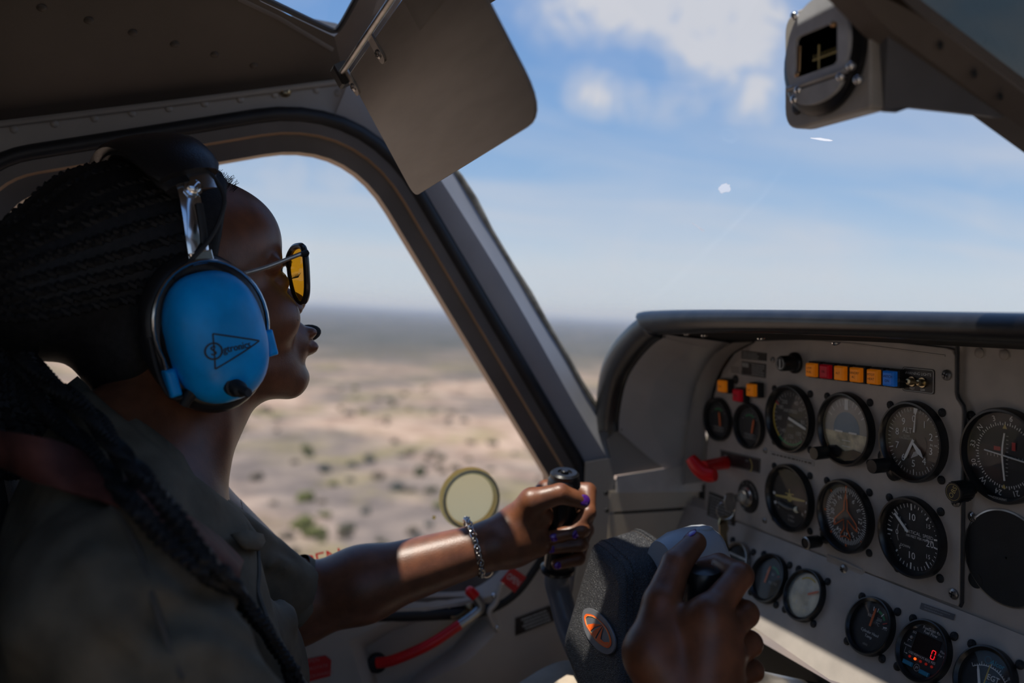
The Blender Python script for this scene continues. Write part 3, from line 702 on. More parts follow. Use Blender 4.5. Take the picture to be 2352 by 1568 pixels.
# raised sub-panel with its stepped right edge and lower tab
sub = [(-.066, .088), (-.150, .030), (-.168, -.03), (-.176, -.1), (-.178, -.1445)] + [pp(1899, 1277), pp(1902, 1313), pp(1970, 1337), pp(1988, 1312), pp(2003, 1318)] + [(.2300, -.1440), (.2318, -.141), (.2335, .036), (.2325, .040), (.2265, .047), (.2250, .051), (.2245, .086), (.2215, .091), (.215, .0925), (.08, .098), (0, .1)]
mb = MB(); mb.poly(FP, sub, -.004, .0012); mb.build('sub_panel', 'panel', ip, False, bevel=.0012)
mb = MB(); mb.tube([FP(*q, .0005) for q in [(.2332, -.143), (.2350, -.139), (.2352, .036), (.2342, .041), (.2285, .0475), (.2268, .052), (.2265, .096)]], .0017, 6); mb.build('seam', 'rubber', ip)
mb = MB(); mb.tube([FP(.0, .0915, .0006), FP(.10, .0905, .0012), FP(.214, .0850, .0008)], .0012, 6); mb.build('top_crease', 'panel', ip)
mb = MB(); mb.tube([FP(.060, -.1435, .001), FP(.088, -.1432, .0022), FP(.112, -.1450, .001)], .0018, 6); mb.build('tab_crease', 'panel', ip)
# slanted lower panel
low = [(-.230, .0), (.80, .0), (.80, -.155), lp(2352, 1700), lp(1905, 1560), lp(1733, 1440), lp(1640, 1400), (-.235, -.115)]
mb = MB(); mb.poly(FL, low, -.003, -.0002); mb.build('lower_plate', 'panel', ip, False)
struct_low = lp(1733, 1440)
mb = MB(); mb.add([(-.24, -.03, -.265), (.85, -.03, -.265), (.85, .30, -.62), (-.24, .30, -.62)], [(0, 1, 2, 3)]); mb.build('under_shroud', 'cloth', ip, False)
# flat panel on the right of the seam
for (px, py) in [(2243, 811), (2300, 815)]:
    screw(FP, *pp(px, py), -.004, .0048, 'panel', ip, False)
screw(FP, *pp(2227, 1188), -.004, .0046, 'steel', ip)
for px, py in [(2178, 861), (2199, 1151), (2194, 1363), (1941, 1306)]: screw(FP, *pp(px, py), .0012, .0052, 'dull_steel', ip)
for px, py in [(1760, 1034), (1759, 1195), (1777, 826), (1890, 1215)]: screw(FP, *pp(px, py), .0012, .0036, 'dull_steel', ip)
# ---------------------------------------------------------------- instruments
def instrument(name, label, cat, fr, a, b, r, sq, face='dial', k0=.0012, depth=.009, screws='all', rin=None, gl=True, group=None, scr='matte', sr=.0042):
    t = thing(name, label, cat, fr(a, b, k0), group); f = fr.at(a, b, k0)
    rin = rin or r*.86
    mb = MB(); mb.lathe(f, [(r, 0), (r, depth*.75), (r*.975, depth), (r*.93, depth*1.02), (rin, depth*.7), (rin*.985, depth*.18)], 56); mb.build('bezel', 'black', t)
    mb = MB(); mb.lathe(f, [(rin*.99, depth*.2), (rin*.5, depth*.2), (.001, depth*.2)], 48, cap1=True); mb.build('dial_face', face, t)
    if gl:
        mb = MB(); mb.lathe(f, [(rin*1.0, depth*.62), (rin*.5, depth*.68), (.0005, depth*.7)], 48, cap1=True); mb.build('cover_glass', 'gauge_glass', t)
    if sq:
        for i, (x, y) in enumerate([(-1, 1), (1, 1), (-1, -1), (1, -1)]):
            if screws == 'all' or i in screws: screw(f, x*sq, y*sq, 0, sr, scr, t)
    return t, f.at(0, 0, depth*.2), rin
RD = math.radians
class Marks:                                             # flat print on one dial, one mesh per colour
    def __init__(s, t, f, nm='dial_markings'): s.t, s.f, s.d, s.nm = t, f, {}, nm
    def m(s, c): return s.d.setdefault(c, MB())
    def done(s):
        for c, mb in s.d.items(): mb.build(s.nm, c, s.t, False)
def needle(f, t, ang, l, tail, w, m_, name='needle', tip=.4, h=.0016):
    g = f.at(0, 0, h, -ang); mb = MB(); mb.poly(g, [(-w/2, -tail), (w/2, -tail), (w/2, l*.85), (w*tip/2, l), (-w*tip/2, l), (-w/2, l*.85)], 0, .0006)
    mb.build(name, m_, t, False)
R3 = .0392; SQ = .03145
# airspeed
t, f, ri = instrument('airspeed_indicator', 'airspeed dial with yellow and green arcs, top left of the large dials', 'gauge', FP, 0, 0, R3, SQ)
k = Marks(t, f)
for i in range(36): k.m('dimwhite').tick(f, 0, 0, RD(10*i), ri*(.80 if i % 2 else .74), ri*.90, .0007, .0003)
for s, a in (('40', 28), ('60', 55), ('80', 96), ('100', 140), ('120', 180), ('140', 222), ('160', 266), ('180', 303), ('200', 330)): k.m('dimwhite').text(f, s, math.sin(RD(a))*ri*.62, math.cos(RD(a))*ri*.62, .0004, .0068)
k.m('dimwhite').text(f, 'AIRSPEED', 0, .0085, .0004, .0058); k.m('dimwhite').text(f, 'MPH', 0, -.0085, .0004, .0048)
k.m('yellow').arc(f, 0, 0, RD(222), RD(300), ri*.86, ri*.93, .0005); k.m('green').arc(f, 0, 0, RD(140), RD(222), ri*.86, ri*.93, .0005); k.m('redm').tick(f, 0, 0, RD(304), ri*.74, ri*.93, .002, .0006)
k.done(); needle(f, t, RD(107), ri*.86, .002, .0030, 'white', tip=.7)
# attitude
t, f, ri = instrument('attitude_indicator', 'attitude dial showing a grey-blue sky and tan ground', 'gauge', FP, .090, .0003, R3, SQ, screws=(0, 1, 3))
mb = MB(); n = 28; P = [(ri*.97*math.sin(RD(-97 + 194*i/n)), ri*.97*math.cos(RD(-97 + 194*i/n))) for i in range(n + 1)]; mb.poly(f, P, .0003); mb.build('sky_half', mat('horizon_sky', (.42, .40, .37), .5), t, False)  # bright reflection on the dial put into both half colours
mb = MB(); P = [(ri*.97*math.sin(RD(97 + 166*i/n)), ri*.97*math.cos(RD(97 + 166*i/n))) for i in range(n + 1)]; mb.poly(f, P, .0003); mb.build('ground_half', mat('horizon_ground', (.62, .55, .38), .5, vscale=90, var=.2), t, False)
mb = MB(); P = [(.019*math.sin(RD(-98 + 196*i/n)), .019*math.cos(RD(-98 + 196*i/n)) - .001) for i in range(n + 1)]; mb.poly(f, P, .0006); mb.build('sky_ball', mat('ball_blue', (.17, .25, .33), .45), t, False)
k = Marks(t, f)
for a in (-60, -45, -30, -20, -10, 10, 20, 30, 45, 60): k.m('white').tick(f, 0, 0, RD(a), ri*.74, ri*.92, .0009, .0007)
k.m('white').poly(f, [(-.0028, ri*.60), (.0028, ri*.60), (.0028, ri*.94), (-.0028, ri*.94)], .0008)
k.m('white').poly(f, [(-.016, -.0022), (-.005, -.0022), (-.004, -.0032), (-.005, -.0042), (-.016, -.0042)], .0016); k.m('white').poly(f, [(.016, -.0022), (.005, -.0022), (.004, -.0032), (.005, -.0042), (.016, -.0042)], .0016)
for q in (-.012, -.018): k.m('white').poly(f, [(-.006, q), (.006, q), (.006, q - .0007), (-.006, q - .0007)], .0009)
k.done()
mb = MB(); mb.poly(f, [(-ri*.80, -ri*.62), (-ri*.45, -ri*.56), (-ri*.05, -ri*.70), (ri*.32, -ri*.60), (ri*.74, -ri*.66), (ri*.55, -ri*.84), (0, -ri*1.0), (-ri*.55, -ri*.84)], .0008, .0022); mb.build('lower_mask', 'black', t, False)
g = FP.at(.0835 - .0205, -.0285, .006); mb = MB(); mb.lathe(g, [(.0072, 0), (.0072, .016), (.0066, .0175)], 24, cap1=True); mb.build('caging_knob', 'black', t)
# altimeter
t, f, ri = instrument('altimeter', 'altimeter dial with white numerals 0 to 9 and ALT lettering', 'gauge', FP, .180, .0008, R3, SQ, screws=(0, 1, 3), face=mat('altimeter_face', (.080, .066, .055), .35))  # brown window reflection put into the face colour
k = Marks(t, f)
for i in range(50):
    if 14 < i < 18: continue
    k.m('white').tick(f, 0, 0, RD(7.2*i), ri*(.80 if i % 5 == 0 else .86), ri*.96, .0009 if i % 5 == 0 else .0005, .0003)
for i in range(10): k.m('white').text(f, str(i), math.sin(RD(36*i))*ri*.64, math.cos(RD(36*i))*ri*.64, .0004, .0098)
k.m('white').text(f, 'ALT', -.008, .0095, .0004, .0074, sx=.9)
for s, x, y in (('100', -.007, .0285), ('FEET', .0075, .0285), ('20,000', -.009, .004), ('CALIBRATED', -.009, .0015)): k.m('dimwhite').text(f, s, x, y, .0004, .0030)
k.m('white').text(f, 'IN. HG', .024, -.0005, .0004, .0030)
for i in range(5): k.m('white').poly(f, [(-.003 + i*.0017, -.0165 + i*.0008), (-.0022 + i*.0017, -.0165 + i*.0008), (.0012 + i*.0017, -.0100 + i*.0008), (.0004 + i*.0017, -.0100 + i*.0008)], .0005)
k.done()
mb = MB(); mb.arc(f, .002, -.002, RD(55), RD(150), .0135, .0145, .0006); mb.build('setting_ring', 'matte', t, False)
needle(f, t, RD(208), ri*.62, .002, .0026, 'white', 'hand_hundreds', .35); 
g = f.at(0, 0, .0022, -RD(136)); mb = MB(); mb.poly(g, [(-.0009, .001), (.0009, .001), (.0024, .012), (0, .0195), (-.0024, .012)], 0, .0006); mb.build('hand_thousands', 'white', t, False)
g = f.at(0, 0, .0012, -RD(6)); mb = MB(); mb.poly(g, [(-.0009, .009), (.0009, .009), (.0003, .026), (.0024, .0325), (-.0024, .0325), (-.0003, .026)], 0, .0004); mb.build('hand_ten_thousands', 'white', t, False)
g = FP.at(.1515, -.0265, .004); mb = MB(); mb.lathe(g, [(.0040, 0), (.0040, .006), (.0072, .006), (.0072, .022), (.0066, .0235)], 24, cap1=True); mb.build('setting_knob', 'black', t)
for x, y in ((-.035, -.021), (-.024, -.033)):
    mb = MB(); mb.lathe(FP.at(.180 + x, y, .0012), [(.009, 0), (.009, .004), (.008, .0048)], 20, cap1=True); mb.build('bezel_lug', 'black', t)
# turn coordinator
t, f, ri = instrument('turn_coordinator', 'dark turn coordinator dial with a tilted yellow aeroplane', 'gauge', FP, -.0002, -.0922, R3, SQ)
k = Marks(t, f)
g = f.at(0, 0, .0012, RD(4)); k.m('gold').poly(g, [(-.026, .0008), (-.003, .0018), (.003, .0018), (.026, .0008), (.026, -.0012), (.003, -.0022), (-.003, -.0022), (-.026, -.0012)], 0)
k.m('gold').lathe(g, [(.0046, .0004), (.0001, .0006)], 16); k.m('gold').poly(g, [(-.0006, .003), (.0006, .003), (.0006, .010), (-.0006, .010)], .0002); k.m('gold').poly(g, [(-.0075, .0052), (.0075, .0052), (.0075, .0040), (-.0075, .0040)], .0002)
k.m('white').tick(f, 0, 0, RD(-90), ri*.80, ri*.93, .003, .0004); k.m('white').tick(f, 0, 0, RD(90), ri*.80, ri*.93, .003, .0004); k.m('white').tick(f, 0, 0, RD(-112), ri*.80, ri*.93, .003, .0004); k.m('dimwhite').tick(f, 0, 0, RD(112), ri*.80, ri*.93, .003, .0004)
for s, y in (('2 MIN', -.0215), ('TURN', -.0265)): k.m('dimwhite').text(f, s, .001, y, .0004, .0042)
k.m('dimwhite').text(f, 'L', -.021, -.015, .0004, .005); k.m('dimwhite').text(f, 'R', .021, -.015, .0004, .005)
k.done()
mb = MB(); mb.tube(catmull([f(-.018, -.0095, .0014), f(0, -.0125, .0014), f(.018, -.0095, .0014)], 6), .0036, 10); mb.build('slip_tube', mat('slip_glass', (.07, .07, .066), .25), t)
mb = MB(); mb.sphere(f(.014, -.0105, .0025), .0038); mb.build('slip_ball', 'cream', t)
# heading indicator
t, f, ri = instrument('heading_indicator', 'compass rose dial with an orange aeroplane outline', 'gauge', FP, .0900, -.0924, R3, SQ, screws=(0, 1, 3), face=mat('rose_face', (.045, .046, .05), .4))
k = Marks(t, f); hd = 28
for i in range(72): k.m('white').tick(f, 0, 0, RD(5*i - hd), ri*(.78 if i % 2 else .72), ri*.90, .0008, .0003)
for i, s in enumerate(('N', '3', '6', 'E', '12', '15', 'S', '21', '24', 'W', '30', '33')):
    a = RD(30*i - hd); k.m('white').text(f, s, math.sin(a)*ri*.60, math.cos(a)*ri*.60, .0004, .0074, -a)
for i in range(8): k.m('orange').tick(f, 0, 0, RD(45*i), ri*.90, ri*.98, .0022, .0005)
pl = [(0, .024), (.002, .015), (.0026, .006), (.016, -.006), (.0172, -.013), (.0155, -.0125), (.003, -.004), (.0022, -.014), (.007, -.0205), (.0075, -.024), (0, -.0215)]
pl = pl + [(-a, b) for a, b in pl[-2:0:-1]]
mb = MB(); mb.tube([f(a, b, .0012) for a, b in pl], .0006, 6, closed=True); mb.build('aeroplane_outline', 'orange', t)
k.m('orange').poly(f, [(-.0005, .024), (.0005, .024), (.0005, .031), (-.0005, .031)], .0008); k.done()
mb = MB(); g = FP.at(.0655, -.1265, .0012); mb.tube([FP(.0655, -.1262, .004), FP(.053, -.1262, .010)], .0016, 8); mb.build('knob_shaft', 'black', t)
g = FP.at(.0535, -.1285, .006); mb = MB(); mb.lathe(g, [(.0050, 0), (.0068, .003), (.0068, .019), (.006, .020)], 24, cap1=True); kn = mb.build('heading_knob', 'black', t)
mb = MB(); mb.lathe(g.at(0, 0, .0192), [(.0068, 0), (.0072, .001), (.0056, .0018)], 24); mb.build('knob_ring', 'dull_steel', kn)
mb = MB(); mb.lathe(FP.at(.0600, -.1220, .0012), [(.008, 0), (.008, .004), (.007, .0048)], 20, cap1=True); mb.build('bezel_lug', 'black', t)
# vertical speed
t, f, ri = instrument('vertical_speed_indicator', 'vertical speed dial with large white 10 and 20 numerals', 'gauge', FP, .1797, -.0920, R3, SQ, screws=(0, 1, 3))
k = Marks(t, f)
va = lambda v: RD(270 + v*(172/20.0))
for v in range(-20, 21):
    big = v % 5 == 0; k.m('white').tick(f, 0, 0, va(v), ri*(.76 if big else .84), ri*.95, .0016 if big else .0008, .0003)
for s, a, r_, z in (('10', 356, .56, .0098), ('10', 184, .56, .0098), ('20', 95, .62, .0098), ('15', 52, .70, .0060), ('15', 128, .70, .0060), ('5', 312, .62, .0052), ('5', 228, .62, .0052), ('0', 270, .58, .0075)):
    k.m('white').text(f, s, math.sin(RD(a))*ri*r_, math.cos(RD(a))*ri*r_, .0004, z)
k.m('white').text(f, 'VERTICAL  SPEED', .007, .0042, .0004, .0046); k.m('white').text(f, '100 FEET PER MINUTE', .008, .0002, .0004, .0034); k.m('white').text(f, 'DOWN', -.009, -.0112, .0004, .0036); k.m('white').text(f, 'UP', -.010, .0095, .0004, .0036)
k.m('dimwhite').arc(f, 0, 0, RD(246), RD(262), ri*.56, ri*.585, .0004); k.m('dimwhite').arc(f, 0, 0, RD(278), RD(296), ri*.56, ri*.585, .0004)
k.done(); needle(f, t, RD(311), ri*.84, -.006, .0026, 'white', tip=.6)
mb = MB(); mb.poly(FP, rounded([(.1445, -.102), (.1485, -.118), (.1600, -.1325), (.1655, -.1310), (.163, -.118), (.150, -.098)], .003, 3), .0012, .0045); mb.build('bezel_lug', 'black', t, False)
# nav indicator
t, f, ri = instrument('course_deviation_indicator', 'navigation dial with crossed white needles and a rotating compass card', 'gauge', FP, .2745, .0025, .0415, 0, k0=-.004, rin=.0375)
k = Marks(t, f); hd = 50
for i in range(72): k.m('white').tick(f, 0, 0, RD(5*i - hd), ri*.70, ri*(.78 if i % 2 == 0 else .745), .0007, .0003)
for i, s in enumerate(('N', '3', '6', 'E', '12', '15', 'S', '21', '24', 'W', '30', '33')):
    a = RD(30*i - hd); k.m('white').text(f, s, math.sin(a)*ri*.87, math.cos(a)*ri*.87, .0004, .0070, -a)
k.m('gold').poly(f, [(-.0022, ri*.62), (.0022, ri*.62), (0, ri*.74)], .0008); k.m('gold').poly(f, [(-.0022, -ri*.76), (.0022, -ri*.76), (0, -ri*.66)], .0008)
for i in range(-5, 6):
    if i: k.m('dimwhite').poly(f, [(i*.0034 - .0003, -.0022), (i*.0034 + .0003, -.0022), (i*.0034 + .0003, 0), (i*.0034 - .0003, 0)], .0005); k.m('dimwhite').poly(f, [(.0012, i*.0034 - .0003), (.0034, i*.0034 - .0003), (.0034, i*.0034 + .0003), (.0012, i*.0034 + .0003)], .0005)
k.m('dimwhite').text(f, 'BENDIX/KING', -.002, -ri*.985, .0062, .0030); k.done()
mb = MB(); mb.poly(f, [(-.0105, .0035), (-.0040, .0035), (-.0040, .0070), (-.0105, .0070)], .0008); mb.poly(f, [(.0070, .0055), (.0105, .0055), (.0105, .0125), (.0070, .0125)], .0008); mb.build('warning_flag', 'redm', t, False)
mb = MB(); mb.tube(catmull([f(.0005, .0195, .0018), f(-.0012, .002, .0022), f(.0012, -.0215, .0018)], 6), .0007, 6); mb.build('needle', 'white', t)
mb = MB(); mb.tube([f(-.0185, .0025, .0024), f(.020, -.0020, .0024)], .0007, 6); mb.build('needle', 'white', t)
screw(FP, *pp(2224, 955), -.004, .0045, 'matte', t)
g = FP.at(*pp(2215, 1114), -.002); g = FP.at(.2435, -.0335, -.002); mb = MB(); prof = [(.0040, 0), (.0040, .008), (.0088, .008), (.0092, .010), (.0092, .023), (.0086, .0245)]
mb.lathe(g, prof, 26, cap1=True); kn = mb.build('course_knob', 'black', t)
for i in range(22):
    mb = MB(); q = g.at(0, 0, .0165, 2*math.pi*i/22); mb.box(q, (.0088, .0097), (-.0005, .0005), (-.006, .0062)); mb.build('rib', 'black', kn, False)
mb = MB(); mb.arc(g, 0, 0, 0, 2*math.pi, .0070, .0073, .0247, 30); mb.text(g, 'OBS', 0, 0, .0247, .0066, RD(62)); mb.build('lettering', 'gold', kn, False)
# blanked hole
bc = thing('blanking_cover', 'plain black round blanking cover with a thin metal rim, below the navigation dial', 'cover', FP(.2755, -.087, -.004)); f = FP.at(.2755, -.0868, -.004)
mb = MB(); mb.lathe(f, [(.0420, 0), (.0422, .0012), (.0408, .0016)], 56); mb.build('rim', 'dull_steel', bc)
mb = MB(); mb.lathe(f, [(.0408, .0014), (.030, .0006), (.001, .0)], 56, cap1=True); mb.build('disc', 'matte', bc)
mb = MB(); mb.lathe(f.at(-.0300, -.0285), [(.0075, .0002), (.0072, .0014)], 24, cap1=True); mb.build('lug', 'matte', bc)
# small engine gauges ---------------------------------------------------
def small(name, label, fr, a, b, r, face='dial', sq=0, rot=0, k0=.0012, **kw):
    return instrument(name, label, 'gauge', fr.at(a, b, 0, rot), 0, 0, r, sq, face, k0=k0, depth=.007, rin=r*.84, **kw)
for x, lab, arcb in ((-.144, 'small dim engine gauge, left of the two under the caption lights', .7), (-.0775, 'small engine gauge with green arc and orange needle, right of the dim one', 1)):
    t, f, ri = small('engine_gauge', lab, FP, x, -.0192, .0285)
    k = Marks(t, f); k.m('green').arc(f, 0, .001, RD(-38), RD(38), ri*.50, ri*.58, .0004)
    for i in range(-3, 4): k.m('dimwhite').tick(f, 0, .001, RD(i*20), ri*.60, ri*.70, .0006, .0004)
    k.m('dimwhite').box(f, (-.0105, .0105), (-.0155, -.0098), (.0002, .0006)); k.m('dial').box(f, (-.0099, .0099), (-.0149, -.0104), (.0006, .0008)); k.m('dimwhite').text(f, 'OIL TEMP' if arcb < 1 else 'OIL PRESS', 0, -.0126, .001, .0036); k.done()
    needle(f.at(.006, -.008), t, RD(-8 if arcb < 1 else 14), .018, 0, .0030, 'orange')
# lower slanted row: true places on the slanted plate
def lc(px, py): return lp(px, py)
mb = MB(); mb.add([FL(-.235, -.002, -.006), FL(.80, -.002, -.006), FL(.80, .012, -.006), FL(-.235, .012, -.006)], [(0, 1, 2, 3)]); mb.build('fold_backing', 'panel', ip, False)
LOW = [lc(1770, 1325), lc(1853, 1363), lc(2005, 1433), lc(2126, 1495), lc(2272, 1548)]
rowv = -.0475
def lgauge(name, label, i, face='dial', **kw): return small(name, label, FL, LOW[i][0], rowv, .0292, face, .0238, k0=0, **kw)
t, f, ri = lgauge('oil_gauge', 'small black gauge with green arc and upright orange needle, beside the right hand', 0)
k = Marks(t, f); k.m('green').arc(f, .002, .0, RD(-12), RD(52), ri*.52, ri*.62, .0004); k.m('redm').tick(f, .002, 0, RD(62), ri*.5, ri*.62, .0012, .0004)
for s, x, y in (('8', -.006, .007), ('50', .004, .006), ('100', .012, -.003), ('PSI', .004, -.004)): k.m('dimwhite').text(f, s, x, y, .0004, .0048)
k.done(); needle(f.at(-.003, -.006), t, RD(2), .020, 0, .0030, 'orange')
t, f, ri = lgauge('fuel_gauge', 'small gauge with a cream face', 1, 'cream')
k = Marks(t, f); k.m('yellow').arc(f, 0, .001, RD(-40), RD(28), ri*.72, ri*.80, .0004)
for s, x, y in (('F', .006, .010), ('1/2', -.008, .002), ('E', -.009, -.010), ('LBS', .006, -.012)): k.m('white').text(f, s, x, y, .0004, .0060)
k.done(); needle(f, t, RD(62), ri*.9, -.006, .0022, 'orange')
t, f, ri = lgauge('cylinder_head_temperature_gauge', 'black gauge lettered Cylinder Head Temp with orange needle', 2)
k = Marks(t, f); k.m('green').arc(f, 0, 0, RD(12), RD(30), ri*.66, ri*.76, .0004); k.m('green').arc(f, 0, 0, RD(36), RD(52), ri*.66, ri*.76, .0004); k.m('redm').tick(f, 0, 0, RD(62), ri*.6, ri*.82, .0010, .0004)
for a in (-10, 8, 33, 75): k.m('white').tick(f, 0, 0, RD(a), ri*.64, ri*.80, .0010, .0005)
for s, x, y in (('100', -.005, .0098), ('200', .0075, .0092), ('300', .0170, .0035), ('°C', .0072, .0045)): k.m('dimwhite').text(f, s, x, y, .0004, .0044)
k.m('white').text(f, 'Cylinder Head', .001, -.0060, .0004, .0040); k.m('white').text(f, 'Temp', .001, -.0102, .0004, .0040); k.m('dimwhite').text(f, 'VDO', 0, -.0185, .0004, .0030); k.done()
needle(f, t, RD(2), ri*.76, 0, .0022, 'orange')
# fuel flow
t, f, ri = lgauge('fuel_flow_meter', 'digital fuel flow meter with a red zero and two blue buttons', 3)
k = Marks(t, f)
mb = MB(); mb.poly(f, [(-.0135, -.0040), (.0150, -.0040), (.0150, .0145), (-.0135, .0145)], .0002, .0006); mb.build('display', mat('led_window', (.012, .006, .007), .15), t, False)
k.m('white').text(f, 'FuelScan 450', .002, .0205, .0004, .0042); k.m('white').text(f, 'Fuel Flow', .001, .0170, .0004, .0040)
for s, x, y in (('Flow', .0195, .0060), ('Per H.', .0195, .0025)): k.m('white').text(f, s, x, y, .0004, .0034)
for i, s in enumerate(('USD', 'REM', 'H.M.', 'REQ', 'RES')): k.m('white').text(f, s, -.0128 + i*.0064, -.0062, .0004, .0031)
k.m('white').text(f, 'ISO', -.0160, .0125, .0004, .0030); k.m('white').text(f, 'Function', -.0190, -.0010, .0004, .0026)
k.m('white').arc(f, -.0022, -.0165, 0, 2*math.pi, .0030, .0033, .0004); k.m('white').text(f, 'JPI', -.0022, -.0165, .0004, .0034)
k.m('white').poly(f, [(-.0205, .0020), (-.0202, .0020), (-.0202, .0042), (-.0165, .0042), (-.0165, .0045), (-.0205, .0045)], .0004); k.m('white').poly(f, [(-.0205, -.0030), (-.0202, -.0030), (-.0202, -.0083), (-.0180, -.0083), (-.0180, -.0086), (-.0205, -.0086)], .0004); k.m('white').poly(f, [(-.0180, -.0078), (-.0162, -.00845), (-.0180, -.0091)], .0004)
k.done()
g = f.at(.0108, .0005, .0012); mb = MB(); sg = .0022
for x0, x1, y0, y1 in ((-.0016, .0016, .0036, .0042), (-.0016, .0016, -.0042, -.0036), (-.0022, -.0016, .0004, .0036), (-.0022, -.0016, -.0036, -.0004), (.0016, .0022, .0004, .0036), (.0016, .0022, -.0036, -.0004)):
    mb.poly(g, [(x0, y0), (x1, y0), (x1, y1), (x0, y1)], 0)
mb.build('digit', 'led', t, False)
for i in range(5):
    mb = MB(); mb.sphere(f(-.0128 + i*.0064, -.0098, .0008), .0013, 10, 6); mb.build('indicator_lamp', 'led_on' if i == 1 else 'led_dim', t)
for x, y in ((-.0120, -.0160), (.0080, -.0180)):
    mb = MB(); mb.box(f.at(x, y), (-.0052, .0052), (-.0020, .0020), (.0004, .0032), .0006); mb.build('button', 'btn_blue', t, False)
mb = MB(); mb.lathe(f.at(-.0175, .0072), [(.0018, .0002), (.0014, .0012)], 14, cap1=True); mb.build('knob', 'dull_steel', t)
t, f, ri = lgauge('exhaust_temperature_gauge', 'black exhaust temperature dial lettered EGT, at the bottom right corner', 4)
k = Marks(t, f); g = f.at(0, -.013)
k.m('white').arc(g, 0, 0, RD(-38), RD(52), .0245, .0251, .0004)
for i in range(19): k.m('white').tick(g, 0, 0, RD(-38 + i*5), .0245, .0262 if i % 4 else .0280, .0005, .0004)
k.m('white').text(f, 'EGT', .006, .0035, .0004, .0066); k.m('cyan').text(f, '25°F/DIV', .006, -.0020, .0004, .0044); k.m('cyan').text(f, 'Alcor', .006, .0160, .0004, .0060); k.m('cyan').arc(f, -.0035, .0168, 0, 2*math.pi, .0028, .0031, .0004); k.m('white').text(f, '*', .0195, .008, .0004, .007); k.done()
needle(g, t, RD(-24), .0240, 0, .0020, 'white'); needle(g, t, RD(2), .0270, 0, .0007, 'yellow', 'reference_needle')
mb = MB(); mb.lathe(g.at(0, 0, .002), [(.0070, 0), (.006, .001)], 20, cap1=True); mb.build('hub', 'black', t)
# digital clock: grey ring, two dark windows
x, y = lp(1692, 1292)
t, f, ri = small('panel_clock', 'round digital clock with grey rim behind the right thumb', FL, x, rowv, .0262, 'dial', 0, k0=0, gl=False)
for o in list(t.children):
    if o.name.startswith('bezel'): o.data.materials[0] = M['dull_steel']
mb = MB(); mb.poly(f, [(-.020, -.009), (.020, -.009), (.020, .0075), (-.020, .0075)], .0006, .0012); mb.build('display', 'lcd', t, False)
mb = MB(); mb.poly(f, [(-.0215, .0075), (.0215, .0075), (.0205, .0098), (-.0205, .0098)], .0006, .0016); mb.poly(f, [(-.0205, -.0112), (.0205, -.0112), (.0215, -.009), (-.0215, -.009)], .0006, .0016); mb.build('bar', 'dull_steel', t, False)
for a, b in ((-.021, .0245), (.0235, .021)): screw(f, a, b, -.001, .0042, 'matte', t)
screw(FL, *lp(1648, 1310), 0, .004, 'matte', ip)
# ---- caption lights
def caption(x, z, col, word, label, group, w=.0142, h=.0146):
    t = thing('caption_light', label, 'light', FP(x, z, .0012), group); f = FP.at(x, z, .0012)
    mb = MB(); mb.box(f, (-w/2 - .0018, w/2 + .0018), (-h/2 - .0016, h/2 + .0016), (0, .0090), .0008); mb.build('housing', 'matte', t, False)
    mb = MB(); mb.box(f, (-w/2, w/2), (-h/2, h/2), (.0080, .0150), .0014); mb.build('lens_cap', col, t, False, bevel=.0005)
    mb = MB(); ls = word.split('/')
    for i, s in enumerate(ls): mb.text(f, s, 0, (len(ls) - 1)*.0021 - i*.0042, .0153, .0036)
    mb.build('lettering', 'matte', t, False)
rx = [.0345, .0568, .0795, .1025, .1262, .1490]
# the cap stands 15 mm proud of the panel, so its place is read on that plane
rx = [V(p, 850, y=-.016).x for p in (1859, 1891, 1925, 1961, 2001, 2038)]; rz = V(1925, 857, y=-.016).z
for xx, c, wd, lb in zip(rx, ('amber_cap', 'red_cap', 'amber_cap', 'amber_cap', 'amber_cap', 'blue_cap'), ('LOW/FUEL', 'OIL', 'ALT', 'STANDBY/AC', 'PITOT/HEAT', 'SWITCH/ON'),
        ('leftmost amber caption light in the long row', 'red caption light in the long row', 'amber caption light right after the red one in the long row', 'amber caption light, third amber of the long row', 'amber caption light lettered PITOT HEAT next to the blue one', 'blue caption light lettered SWITCH ON, right end of the row')):
    caption(xx, rz, c, wd, lb, 'caption lights along the top of the panel')
for (px, py), c, wd, lb in zip(((1654, 887), (1689, 908), (1721, 896)), ('amber_cap', 'red_cap', 'amber_cap'), ('LOW', 'FUEL', 'ALT'), ('amber caption light at the far left above the dim gauge', 'red caption light set lower between two amber ones', 'amber caption light right of the lower red one')):
    p = V(px, py, y=-.016); caption(p.x, p.z, c, wd, lb, 'three caption lights above the small gauges')
